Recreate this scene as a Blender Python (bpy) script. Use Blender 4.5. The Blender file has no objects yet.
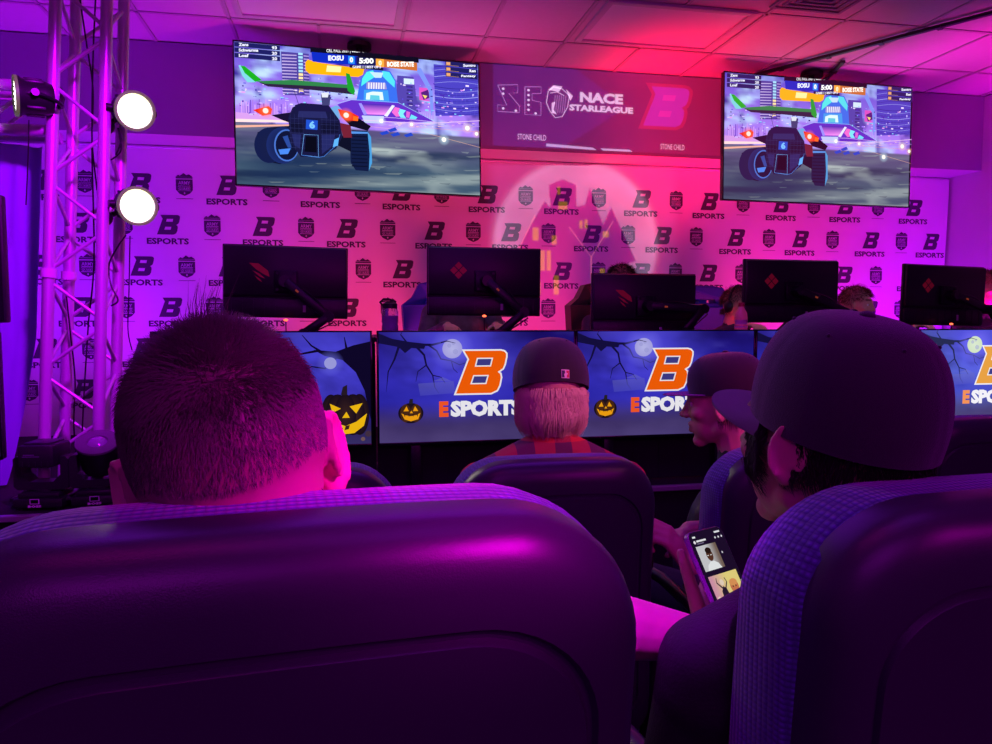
import bpy, bmesh, math, random
import numpy as np
from mathutils import Matrix, Vector, Quaternion
from mathutils.geometry import tessellate_polygon
random.seed(7); rng = np.random.default_rng(7)
PI = math.pi
SC = bpy.context.scene
COL = SC.collection
SC.view_settings.view_transform = 'Standard'
SC.view_settings.look = 'None'
SC.cycles.use_denoising = True
SC.cycles.transparent_max_bounces = 32
SC.cycles.max_bounces = 6
SC.cycles.sample_clamp_indirect = 4.0
R = math.radians

# ------------------------------------------------------------------ camera
CAMZ = 1.35; FPX = 760.0
cd = bpy.data.cameras.new('camera'); cam = bpy.data.objects.new('camera', cd); COL.objects.link(cam)
cam.location = (0, 0, CAMZ); cam.rotation_euler = (R(90-4.06), 0, R(-11.3))
cd.sensor_width = 36; cd.lens = FPX/992*36; cd.clip_start = 0.02
SC.camera = cam
CR = Matrix.Rotation(R(-11.3), 3, 'Z') @ Matrix.Rotation(R(90-4.06), 3, 'X')
CT, ST = math.cos(R(11.3)), math.sin(R(11.3))
def ray(px, py): return CR @ Vector(((px-496)/FPX, (372-py)/FPX, -1))
def hitY(px, py, Y):
    d = ray(px, py); return Vector((0, 0, CAMZ)) + d*(Y/d.y)
def hitZ(px, py, Z):
    d = ray(px, py); return Vector((0, 0, CAMZ)) + d*((Z-CAMZ)/d.z)
def dep(px, py, d):                  # a point at horizontal distance d along the view
    v = ray(px, py); h = v.x*ST + v.y*CT
    return Vector((0, 0, CAMZ)) + v*(d/h)

# ------------------------------------------------------------------ materials
MATS = {}
def nt(m):
    m.use_nodes = True; return m.node_tree.nodes, m.node_tree.links
def mat(name, col, rough=0.5, metal=0.0, bump=0.0, bscale=80.0, var=0.0, vscale=8.0, emit=None, estr=1.0, spec=0.5, coat=0.0, sheen=0.0, sss=0.0, sss_col=None):
    if name in MATS: return MATS[name]
    m = bpy.data.materials.new(name); N, L = nt(m); b = N['Principled BSDF']
    c = (*col, 1)
    b.inputs['Base Color'].default_value = c
    b.inputs['Roughness'].default_value = rough
    b.inputs['Metallic'].default_value = metal
    b.inputs['Specular IOR Level'].default_value = spec
    b.inputs['Coat Weight'].default_value = coat
    b.inputs['Sheen Weight'].default_value = sheen
    if sss:
        b.inputs['Subsurface Weight'].default_value = sss
        b.inputs['Subsurface Radius'].default_value = (0.012, 0.004, 0.002)
        b.inputs['Subsurface Scale'].default_value = 1.0
    tc = N.new('ShaderNodeTexCoord')
    if var:
        n = N.new('ShaderNodeTexNoise'); n.inputs['Scale'].default_value = vscale; n.inputs['Detail'].default_value = 4
        L.new(tc.outputs['Object'], n.inputs['Vector'])
        mx = N.new('ShaderNodeMix'); mx.data_type = 'RGBA'
        mx.inputs[6].default_value = tuple(max(0, v*(1-var)) for v in col)+(1,)
        mx.inputs[7].default_value = tuple(min(1, v*(1+var)) for v in col)+(1,)
        L.new(n.outputs['Fac'], mx.inputs[0]); L.new(mx.outputs[2], b.inputs['Base Color'])
    if bump:
        n2 = N.new('ShaderNodeTexNoise'); n2.inputs['Scale'].default_value = bscale; n2.inputs['Detail'].default_value = 3
        L.new(tc.outputs['Object'], n2.inputs['Vector'])
        bp = N.new('ShaderNodeBump'); bp.inputs['Strength'].default_value = bump; bp.inputs['Distance'].default_value = 0.002
        L.new(n2.outputs['Fac'], bp.inputs['Height']); L.new(bp.outputs['Normal'], b.inputs['Normal'])
    if emit:
        b.inputs['Emission Color'].default_value = (*emit, 1); b.inputs['Emission Strength'].default_value = estr
    MATS[name] = m; return m
def mat_screen(name, strength, tint=(1, 1, 1), add=(0, 0, 0), additive=False):
    """emission from the vertex colours of a drawn picture"""
    m = bpy.data.materials.new(name); N, L = nt(m)
    for n in list(N): N.remove(n)
    out = N.new('ShaderNodeOutputMaterial'); at = N.new('ShaderNodeAttribute'); at.attribute_name = 'col'
    em = N.new('ShaderNodeEmission'); em.inputs['Strength'].default_value = strength
    mu = N.new('ShaderNodeMix'); mu.data_type = 'RGBA'; mu.blend_type = 'MULTIPLY'; mu.inputs[0].default_value = 1
    mu.inputs[7].default_value = (*tint, 1); L.new(at.outputs['Color'], mu.inputs[6])
    ad = N.new('ShaderNodeMix'); ad.data_type = 'RGBA'; ad.blend_type = 'ADD'; ad.inputs[0].default_value = 1
    ad.inputs[7].default_value = (*add, 1); L.new(mu.outputs[2], ad.inputs[6])
    L.new(ad.outputs[2], em.inputs['Color'])
    tr = N.new('ShaderNodeBsdfTransparent')
    if additive:
        a = N.new('ShaderNodeAddShader'); L.new(tr.outputs[0], a.inputs[0]); L.new(em.outputs[0], a.inputs[1]); L.new(a.outputs[0], out.inputs[0])
    else:
        x = N.new('ShaderNodeMixShader'); L.new(at.outputs['Alpha'], x.inputs[0]); L.new(tr.outputs[0], x.inputs[1]); L.new(em.outputs[0], x.inputs[2])
        L.new(x.outputs[0], out.inputs[0])
    return m
def srgb(r, g, b):
    f = lambda v: ((v/255)/12.92 if v/255 <= .04045 else ((v/255+.055)/1.055)**2.4)
    return (f(r), f(g), f(b))

# ------------------------------------------------------------------ mesh builder
class MB:
    def __init__(s): s.v = []; s.f = []; s.m = []
    def add(s, vs, fs, mi=0, M=None):
        o = len(s.v)
        if M is not None: vs = [M @ Vector(v) for v in vs]
        s.v += [tuple(v) for v in vs]
        for f in fs: s.f.append(tuple(i+o for i in f)); s.m.append(mi)
        return s
    def box(s, c, d, mi=0, M=None, bev=0.0):
        x, y, z = (d[0]/2, d[1]/2, d[2]/2); cx, cy, cz = c
        if bev <= 0:
            vs = [(cx+a*x, cy+b*y, cz+e*z) for a in (-1, 1) for b in (-1, 1) for e in (-1, 1)]
            fs = [(0, 1, 3, 2), (4, 6, 7, 5), (0, 4, 5, 1), (2, 3, 7, 6), (0, 2, 6, 4), (1, 5, 7, 3)]
            return s.add(vs, fs, mi, M)
        bm = bmesh.new(); bmesh.ops.create_cube(bm, size=1)
        for v in bm.verts: v.co = Vector((cx+v.co.x*2*x, cy+v.co.y*2*y, cz+v.co.z*2*z))
        bmesh.ops.bevel(bm, geom=list(bm.edges), offset=min(bev, .49*min(d)), segments=2, affect='EDGES', profile=0.5)
        s.bm(bm, mi, M); return s
    def bm(s, bm, mi=0, M=None):
        bm.verts.index_update(); s.add([v.co.copy() for v in bm.verts], [[v.index for v in f.verts] for f in bm.faces], mi, M); bm.free(); return s
    def cyl(s, p0, p1, r0, r1=None, n=16, mi=0, caps=True, M=None):
        r1 = r0 if r1 is None else r1
        p0 = Vector(p0); p1 = Vector(p1); d = (p1-p0).normalized(); q = d.to_track_quat('Z', 'Y')
        vs = []
        for p, r in ((p0, r0), (p1, r1)):
            for k in range(n):
                a = 2*PI*k/n; vs.append(p + q @ Vector((r*math.cos(a), r*math.sin(a), 0)))
        fs = [(k, (k+1) % n, n+(k+1) % n, n+k) for k in range(n)]
        if caps: fs += [tuple(range(n-1, -1, -1)), tuple(range(n, 2*n))]
        return s.add(vs, fs, mi, M)
    def lathe(s, prof, n=24, mi=0, M=None):
        vs = []; fs = []
        for r, z in prof:
            for k in range(n):
                a = 2*PI*k/n; vs.append((r*math.cos(a), r*math.sin(a), z))
        for i in range(len(prof)-1):
            for k in range(n): fs.append((i*n+k, i*n+(k+1) % n, (i+1)*n+(k+1) % n, (i+1)*n+k))
        fs.append(tuple(range(n-1, -1, -1))); fs.append(tuple((len(prof)-1)*n+k for k in range(n)))
        return s.add(vs, fs, mi, M)
    def tube(s, pts, r, n=8, mi=0, M=None, rr=None):
        pts = [Vector(p) for p in pts]; vs = []; fs = []
        prev = None
        for i, p in enumerate(pts):
            t = (pts[min(i+1, len(pts)-1)]-pts[max(i-1, 0)]).normalized()
            if prev is None:
                u = t.orthogonal().normalized()
            else:
                u = (prev - t*prev.dot(t)).normalized()
            prev = u; w = t.cross(u)
            ra = rr[i] if rr else r
            for k in range(n):
                a = 2*PI*k/n; vs.append(p+u*(ra*math.cos(a))+w*(ra*math.sin(a)))
        for i in range(len(pts)-1):
            for k in range(n): fs.append((i*n+k, i*n+(k+1) % n, (i+1)*n+(k+1) % n, (i+1)*n+k))
        fs.append(tuple(range(n-1, -1, -1))); fs.append(tuple((len(pts)-1)*n+k for k in range(n)))
        return s.add(vs, fs, mi, M)
    def ell(s, c, r, rot=None, n=16, m=10, mi=0, M=None):
        c = Vector(c); vs = [Vector((0, 0, 1))]; fs = []
        for i in range(1, m):
            t = PI*i/m
            for k in range(n): a = 2*PI*k/n; vs.append(Vector((math.sin(t)*math.cos(a), math.sin(t)*math.sin(a), math.cos(t))))
        vs.append(Vector((0, 0, -1))); e = len(vs)-1
        for k in range(n):
            fs.append((0, 1+k, 1+(k+1) % n)); fs.append((e, 1+(m-2)*n+(k+1) % n, 1+(m-2)*n+k))
        for i in range(m-2):
            for k in range(n): fs.append((1+i*n+k, 1+(i+1)*n+k, 1+(i+1)*n+(k+1) % n, 1+i*n+(k+1) % n))
        vs = [Vector((v.x*r[0], v.y*r[1], v.z*r[2])) for v in vs]
        if rot is not None: vs = [rot @ v for v in vs]
        return s.add([c+v for v in vs], fs, mi, M)
    def cap(s, p0, p1, r0, r1=None, n=14, mi=0, M=None):     # tapered limb with round ends
        r1 = r0 if r1 is None else r1
        p0 = Vector(p0); p1 = Vector(p1); d = (p1-p0).normalized(); pts = []; rr = []
        for k in range(5):
            a = PI/2*(1-k/4); pts.append(p0-d*(r0*math.sin(a))); rr.append(max(1e-4, r0*math.cos(a)))
        for k in range(5):
            a = PI/2*k/4; pts.append(p1+d*(r1*math.sin(a))); rr.append(max(1e-4, r1*math.cos(a)))
        return s.tube(pts, 0, n, mi, M, rr)
    def mesh(s, name, mats, smooth=True, angle=40):
        me = bpy.data.meshes.new(name); me.from_pydata(s.v, [], s.f)
        for m in (mats if isinstance(mats, (list, tuple)) else [mats]): me.materials.append(m)
        me.polygons.foreach_set('material_index', s.m)
        bm = bmesh.new(); bm.from_mesh(me); bmesh.ops.recalc_face_normals(bm, faces=bm.faces); bm.to_mesh(me); bm.free()
        if smooth:
            me.polygons.foreach_set('use_smooth', [True]*len(me.polygons))
            try: me.set_sharp_from_angle(angle=R(angle))
            except Exception: pass
        me.update(); return me
    def build(s, name, mats, parent=None, loc=None, rot=None, smooth=True, angle=40):
        return link(name, s.mesh(name, mats, smooth, angle), parent, loc, rot)
def link(name, me, parent=None, loc=None, rot=None):
    o = bpy.data.objects.new(name, me); COL.objects.link(o)
    if parent is not None: o.parent = parent
    if loc is not None: o.location = loc
    if rot is not None: o.rotation_euler = rot
    return o
def tag(o, label, cat, group=None, kind=None):
    o['label'] = label; o['category'] = cat
    if group: o['group'] = group
    if kind: o['kind'] = kind
    return o
def thing(name, label, cat, loc=(0, 0, 0), rot=(0, 0, 0), group=None):
    o = bpy.data.objects.new(name, None); COL.objects.link(o); o.location = loc; o.rotation_euler = rot
    o.empty_display_size = 0.1
    return tag(o, label, cat, group)
def struct(name, mb, m, smooth=False):
    o = mb.build(name, m, smooth=smooth); o['kind'] = 'structure'; return o
def kids(o): return [c for c in bpy.data.objects if c.parent == o]
def copy_tree(o, parent=None):
    c = o.copy(); COL.objects.link(c)
    if parent is not None: c.parent = parent
    for ch in kids(o):
        copy_tree(ch, c)
    return c

# ------------------------------------------------------------------ text and flat artwork
_tc = {}
def text_geo(s, bold=0.0, res=2, space=1.0, shear=0.0):
    k = (s, bold, res, space, shear)
    if k in _tc: return _tc[k]
    c = bpy.data.curves.new('t', 'FONT'); c.body = s; c.size = 1; c.resolution_u = res; c.offset = bold; c.space_character = space; c.shear = shear
    c.align_x = 'LEFT'
    o = bpy.data.objects.new('t', c); COL.objects.link(o)
    dg = bpy.context.evaluated_depsgraph_get(); me = bpy.data.meshes.new_from_object(o.evaluated_get(dg))
    v = [(p.co.x, p.co.y) for p in me.vertices]; f = [tuple(p.vertices) for p in me.polygons]
    bpy.data.objects.remove(o); bpy.data.curves.remove(c); bpy.data.meshes.remove(me)
    if v:
        x0 = min(a for a, b in v); x1 = max(a for a, b in v); y0 = min(b for a, b in v); y1 = max(b for a, b in v)
        v = [((a-x0)/(x1-x0), (b-y0)/(y1-y0)) for a, b in v]
    _tc[k] = (v, f); return _tc[k]
def tess(loops):
    vs = [p for l in loops for p in l]
    return vs, [tuple(t) for t in tessellate_polygon([[Vector((x, y, 0)) for x, y in l] for l in loops])]
def offset_poly(pts, d):
    n = len(pts); out = []; area = sum(pts[i][0]*pts[(i+1) % n][1]-pts[(i+1) % n][0]*pts[i][1] for i in range(n))
    sg = 1 if area > 0 else -1
    for i in range(n):
        p0 = Vector(pts[i-1]); p = Vector(pts[i]); p1 = Vector(pts[(i+1) % n])
        a = (p-p0).normalized(); b = (p1-p).normalized()
        na = Vector((a.y, -a.x))*sg; nb = Vector((b.y, -b.x))*sg
        m = (na+nb); l = m.length_squared
        m = m*(2/l) if l > 1e-6 else na
        if m.length > 2.2: m = m.normalized()*2.2
        out.append(tuple(p+m*d))
    return out
class Canvas:
    """flat picture: polygons in picture coordinates (x right, y down), each drawn on a film a hair above the last"""
    def __init__(s, w, h, W, H, step=5e-5, T=None):
        s.w, s.h, s.W, s.H = w, h, W, H; s.v = []; s.f = []; s.c = []; s.k = 0; s.step = step; s.T = T
    def P(s, x, y):
        if s.T: x, y = s.T(x, y)
        x = min(max(x, 0), s.w); y = min(max(y, 0), s.h)
        return ((x/s.w-.5)*s.W, -s.k*s.step, (.5-y/s.h)*s.H)
    def raw(s, vs, fs, cols):
        o = len(s.v); s.k += 1
        s.v += [s.P(*p) for p in vs]; s.f += [tuple(i+o for i in f) for f in fs]
        s.c += [(tuple(c)+(1,))[:4] for c in cols]
    def poly(s, pts, col, holes=()):
        vs, fs = tess([pts]+list(holes))
        s.raw(vs, fs, col if isinstance(col, list) else [col]*len(vs))
    def rect(s, x0, y0, x1, y1, col): s.raw([(x0, y0), (x1, y0), (x1, y1), (x0, y1)], [(0, 1, 2, 3)], col if isinstance(col, list) else [col]*4)
    def circ(s, cx, cy, r, col, ry=None, n=28, edge=None, a0=0, rot=0):
        ry = ry or r; vs = [(cx, cy)]
        for k in range(n):
            a = 2*PI*k/n; x, y = r*math.cos(a), ry*math.sin(a)
            vs.append((cx+x*math.cos(rot)-y*math.sin(rot), cy+x*math.sin(rot)+y*math.cos(rot)))
        s.raw(vs, [(0, 1+k, 1+(k+1) % n) for k in range(n)], [col]+[edge if edge is not None else col]*n)
    def glow(s, cx, cy, r, col, ry=None, a=1.0): s.circ(cx, cy, r, tuple(col)+(a,), ry, edge=tuple(col)+(0,))
    def line(s, pts, w, col, w1=None):
        w1 = w if w1 is None else w1; n = len(pts); L = []; Rr = []
        for i, p in enumerate(pts):
            a = Vector(pts[max(i-1, 0)]); b = Vector(pts[min(i+1, n-1)]); t = (b-a)
            t = t.normalized() if t.length > 1e-9 else Vector((1, 0)); nn = Vector((-t.y, t.x)); ww = (w+(w1-w)*i/max(1, n-1))/2
            L.append(tuple(Vector(p)+nn*ww)); Rr.append(tuple(Vector(p)-nn*ww))
        vs = L+Rr; s.raw(vs, [(i, i+1, n+i+1, n+i) for i in range(n-1)], [col]*len(vs))
    def text(s, t, x0, y0, x1, y1, col, bold=0.03, skew=0.0, res=2):   # box: top-left, bottom-right; skew dy over the width
        v, f = text_geo(t, bold, res)
        s.raw([(x0+(x1-x0)*a, y1-(y1-y0)*b+skew*a) for a, b in v], f, [col]*len(v))
    def field(s, nx, ny, fn, x0=0, y0=0, x1=None, y1=None):
        x1 = s.w if x1 is None else x1; y1 = s.h if y1 is None else y1
        vs = [(x0+(x1-x0)*i/nx, y0+(y1-y0)*j/ny) for j in range(ny+1) for i in range(nx+1)]
        fs = [(j*(nx+1)+i, j*(nx+1)+i+1, (j+1)*(nx+1)+i+1, (j+1)*(nx+1)+i) for j in range(ny) for i in range(nx)]
        s.raw(vs, fs, [fn(*p) for p in vs])
    def mesh(s, name, m):
        me = bpy.data.meshes.new(name); me.from_pydata(s.v, [], s.f); me.materials.append(m)
        a = me.color_attributes.new('col', 'FLOAT_COLOR', 'POINT'); a.data.foreach_set('color', [x for c in s.c for x in c])
        me.update(); return me
def vnoise(x, y, seed=0):
    def h(i, j):
        n = (i*374761393+j*668265263+seed*974711) & 0xffffffff; n = ((n ^ (n >> 13))*1274126177) & 0xffffffff
        return ((n ^ (n >> 16)) & 0xffff)/65535
    i, j = math.floor(x), math.floor(y); u, v = x-i, y-j; u = u*u*(3-2*u); v = v*v*(3-2*v)
    return (h(i, j)*(1-u)+h(i+1, j)*u)*(1-v)+(h(i, j+1)*(1-u)+h(i+1, j+1)*u)*v
def fbm(x, y, o=4, seed=0): return sum(vnoise(x*2**k, y*2**k, seed+k)*.5**k for k in range(o))/sum(.5**k for k in range(o))
def lerp(a, b, t): return tuple(x+(y-x)*t for x, y in zip(a, b))
def clamp(t, a=0, b=1): return min(max(t, a), b)
# the athletic slab letter B with a horn at top left, in a 175 x 150 box, y down
B_OUT = [(33, 5), (150, 5), (161, 8), (167, 15), (167, 25), (162, 50), (156, 64), (140, 75), (148, 82), (150, 94), (145, 120), (137, 136), (118, 145), (6, 145), (48, 32)]
B_H1 = [(76, 32), (120, 32), (115, 53), (71, 53)]
B_H2 = [(64, 89), (106, 89), (100, 111), (57, 111)]
# ================================================================== THE ROOM
CEIL = 3.17; SOFF = 2.57; YS = 5.5; YB = 5.85; XR = 5.21; XL = -3.2; YR = -2.6; TIER = 0.18; STG = 0.52; YST = 3.50
m_wall = mat('wall_paint', (.62, .60, .66), .75, bump=.15, bscale=120, var=.04)
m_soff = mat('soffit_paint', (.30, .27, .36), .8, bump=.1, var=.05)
m_floor = mat('carpet_dark', (.018, .016, .022), .95, bump=.8, bscale=300, var=.4, vscale=60)
m_black = mat('black_cloth', (.010, .009, .012), .9, bump=.3, bscale=200)
m_tile = mat('ceiling_tile', (.66, .64, .66), .85, bump=.35, bscale=160, var=.05, vscale=30)
m_bar = mat('ceiling_bar', (.50, .48, .50), .6)
m_blackpl = mat('black_plastic', (.012, .011, .014), .38, bump=.08, bscale=400)
m_blackgl = mat('black_gloss', (.006, .006, .008), .12)
m_blackmt = mat('black_metal', (.02, .02, .024), .35, metal=.6)
m_alu = mat('aluminium', (.70, .64, .74), .36, metal=.35, bump=.05, bscale=200)
m_white = mat('white_mark', (.8, .8, .8), .6)
m_grey = mat('grey_plastic', (.16, .15, .17), .5)
mb = MB(); mb.box(((XL+XR)/2, 3.5, -.03), (XR-XL, 5.2, .06)); struct('floor', mb, m_floor)
mb = MB(); mb.box(((XL+XR)/2, (YR+.9)/2, TIER/2-.03), (XR-XL, .9-YR, TIER+.06), bev=.01); struct('floor_tier', mb, m_floor)
mb = MB(); mb.box(((XL+XR)/2, YB+.10, CEIL/2), (XR-XL+.2, .1, CEIL)); struct('wall_back', mb, m_wall)
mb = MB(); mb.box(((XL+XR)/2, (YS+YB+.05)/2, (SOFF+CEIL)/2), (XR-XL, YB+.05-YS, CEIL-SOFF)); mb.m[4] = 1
for i_, f_ in enumerate(mb.f): mb.m[i_] = 1 if all(mb.v[k_][2] < SOFF+.01 for k_ in f_) else 0  # paler underside: light from below put into its colour
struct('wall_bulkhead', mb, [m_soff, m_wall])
mb = MB(); mb.box((XR+.05, (YR+YB)/2, CEIL/2), (.1, YB-YR+.2, CEIL)); struct('wall_right', mb, m_wall)
mb = MB(); mb.box((XL-.05, (YR+YB)/2, CEIL/2), (.1, YB-YR+.2, CEIL)); struct('wall_left', mb, m_wall)
mb = MB(); mb.box(((XL+XR)/2, YR-.05, CEIL/2), (XR-XL+.2, .1, CEIL)); struct('wall_rear', mb, mat('rear_wall_paint', (.10, .09, .12), .8, bump=.1))
# ceiling: tiles in a bar grid
TX = .53; TY = .70; X0 = .40; Y0 = 5.0
mb = MB(); mb.box(((XL+XR)/2, (YR+YB)/2, CEIL+.04), (XR-XL+.2, YB-YR+.2, .06), 0)
xs = [X0+TX*k for k in range(-7, 10) if XL < X0+TX*k < XR]; ys = [Y0+TY*k for k in range(-12, 2) if YR < Y0+TY*k < YS]
for x in xs: mb.box((x, (YR+YS)/2, CEIL+.0085), (.020, YS-YR, .017), 1)
for y in ys: mb.box(((XL+XR)/2, y, CEIL+.0075), (XR-XL, .022, .015), 1)
for i in range(len(xs)-1):
    for j in range(len(ys)-1):
        mb.box(((xs[i]+xs[i+1])/2, (ys[j]+ys[j+1])/2, CEIL+.011), (TX-.035, TY-.035, .012), 0)
o = mb.build('ceiling', [m_tile, m_bar], smooth=False); o['kind'] = 'structure'
# stage deck
mb = MB(); mb.box(((XL+XR)/2, (YST+YB)/2, STG/2), (XR-XL, YB-YST, STG), 0)
o = struct('floor_stage', mb, m_black)
mb = MB(); mb.box(((XL+XR)/2, YST-.012, STG-.012), (XR-XL, .03, .028), bev=.005); struct('trim_1', mb, mat('stage_edge', (.75, .73, .78), .3, metal=.7))
# troffers (switched off) and an air vent
m_diff = mat('diffuser', (.78, .76, .82), .5, bump=.3, bscale=500)
def troffer(name, cx, cy, w, d, lab):
    t = thing(name, lab, 'ceiling light', (cx, cy, CEIL))
    f = MB()
    for sx in (-1, 1): f.box((sx*(w/2-.02), 0, -.006), (.04, d, .018), bev=.003)
    for sy in (-1, 1): f.box((0, sy*(d/2-.02), -.006), (w-.08, .04, .018), bev=.003)
    f.build('frame', mat('troffer_frame', (.6, .58, .6), .5), t)
    g = MB(); g.box((0, 0, -.001), (w-.08, d-.08, .006)); g.build('diffuser', m_diff, t)
troffer('ceiling_light', -.12, 4.62, .98, .62, 'unlit flat ceiling light panel above the left hanging television')
troffer('ceiling_light', 1.98, 4.60, .94, .66, 'unlit flat ceiling light panel between the two hanging televisions')
t = thing('air_vent', 'square ceiling air vent at the top edge, right of the unlit light panels', 'vent', (2.70, 3.96, CEIL))
f = MB()
for k in range(4):
    s_ = .46-.1*k
    for sx in (-1, 1): f.box((sx*(s_/2-.01), 0, -.004-.003*k), (.02, s_, .012)); f.box((0, sx*(s_/2-.01), -.004-.003*k), (s_-.04, .02, .012))
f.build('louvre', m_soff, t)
f = MB(); f.box((0, 0, .0), (.44, .44, .004)); f.build('duct_panel', m_bar, t)
# cable raceways under the ceiling
def raceway(p0, p1, w, lab):
    p0 = Vector(p0); p1 = Vector(p1); d = p1-p0; M = Matrix.Translation((p0+p1)/2) @ d.to_track_quat('X', 'Z').to_matrix().to_4x4()
    mb = MB(); mb.box((0, 0, 0), (d.length, w, .02), M=M, bev=.004); n = int(d.length/.35)
    for k in range(n): mb.box((-d.length/2+.2+k*.35, 0, -.008), (.03, w+.02, .012), M=M)
    tag(mb.build('cable_raceway', m_blackpl), lab, 'cable raceway')
raceway((3.02, 5.30, CEIL-.02), (4.25, 3.15, CEIL-.02), .035, 'long black cable raceway crossing the ceiling above the right television')
raceway((3.60, 5.30, CEIL-.02), (3.47, 4.90, CEIL-.02), .03, 'short black cable stub on the ceiling above the right television')

# ================================================================== BACKDROP with printed logos
bd = thing('step_and_repeat_backdrop', 'white printed fabric backdrop with repeating B ESPORTS and shield logos behind the desks', 'backdrop', (0, YB, 0))
m_fab = mat('backdrop_fabric', (.80, .79, .82), .8, bump=.12, bscale=6)
m_print = mat('logo_ink', (.065, .06, .085), .8)
BX0, BX1, BZ0, BZ1 = -2.45, 5.185, STG, 2.55
def wav(x, z): return .010*math.sin(x*2.3+.6*math.sin(z*2))+.006*math.sin(x*6.1+z*1.3)+.004*math.sin(z*5+x)
def bx(x, z): return x+(.05*clamp((2.45-z)/1.4) if x > 5.1 else 0)*0
mb = MB(); nx, nz = 150, 40
vs = [(BX0+(BX1-BX0)*i/nx, -.02+wav(BX0+(BX1-BX0)*i/nx, BZ0+(BZ1-BZ0)*j/nz), BZ0+(BZ1-BZ0)*j/nz) for j in range(nz+1) for i in range(nx+1)]
fs = [(j*(nx+1)+i, j*(nx+1)+i+1, (j+1)*(nx+1)+i+1, (j+1)*(nx+1)+i) for j in range(nz) for i in range(nx)]
mb.add(vs, fs); mb.build('fabric', m_fab, bd)
mb = MB(); mb.cyl((BX0, -.015, BZ1+.005), (BX1, -.015, BZ1+.005), .012, n=10); mb.build('top_rail', m_alu, bd)
pr = MB(); SHS = .82
def put2d(vs, fs, cx, cz, s):
    pr.add([(cx+x*s, -.0225+wav(cx+x*s, cz-y*s), cz-y*s) for x, y in vs], fs)
bv, bf = tess([B_OUT, B_H1, B_H2])
def logo_B(cx, cz):
    s = .148/150
    put2d([(x-88, y-75) for x, y in bv], bf, cx+.008, cz+.022, s)
    v, f = text_geo('ESPORTS', .035, 2)
    put2d([(-.142+.284*a, .116-.044*b) for a, b in v], f, cx, cz, 1.0)
sh_out = [(-.07, -.045), (.07, -.045), (.07, .045), (.045, .075), (0, .095), (-.045, .075), (-.07, .045)]
def bar(x0, y0, x1, y1): return [(x0, y0), (x1, y0), (x1, y1), (x0, y1)]
def logo_shield(cx, cz):
    v, f = tess([sh_out, bar(-.05, .005, .05, .009)[::1], [(-.008, .072), (.0, .062), (.008, .072), (0, .082)], bar(-.055, .05, .055, .054)]); put2d(v, f, cx, cz, SHS)
    v, f = tess([[(-.07, -.065), (.07, -.065), (.07, -.053), (-.07, -.053)]]); put2d(v, f, cx, cz, SHS)
    v, f = tess([[(-.07, -.068), (-.05, -.084), (-.035, -.075), (-.005, -.10), (.02, -.082), (.04, -.09), (.07, -.068)]]); put2d(v, f, cx, cz, SHS)
    v, f = tess([[(-.07, .118), (.07, .118), (.07, .122), (-.07, .122)]]); put2d(v, f, cx, cz, SHS)
rowz = [2.298, 2.012, 1.717, 1.425, 1.135, .845, .555]
txt = MB()
for r, z in enumerate(rowz):
    off = 0 if r % 2 == 1 else .412
    for k in range(-5, 14):
        cx = -1.224+.6255*k+(.03 if k % 2 else 0)+off
        if BX0+.2 < cx < BX1-.14 and z > .6: logo_B(cx, z-.02)
        cx += .306
        if BX0+.1 < cx < BX1-.08 and z > .6:
            logo_shield(cx, z)
            for w_, y0, y1, hw in (('ARMY', -.03, .0, .05), ('NATIONAL', .012, .024, .052), ('GUARD', .026, .047, .052)):
                v, f = text_geo(w_, .02, 1)
                txt.add([(cx+SHS*(-hw+2*hw*a), -.0235+wav(cx+SHS*(-hw+2*hw*a), z), z-SHS*(y1-(y1-y0)*b)) for a, b in v], f)
pr.build('logo_print', m_print, bd, smooth=False)
txt.build('shield_lettering', mat('lettering_ink', (.5, .48, .55), .8), bd, smooth=False)
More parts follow.
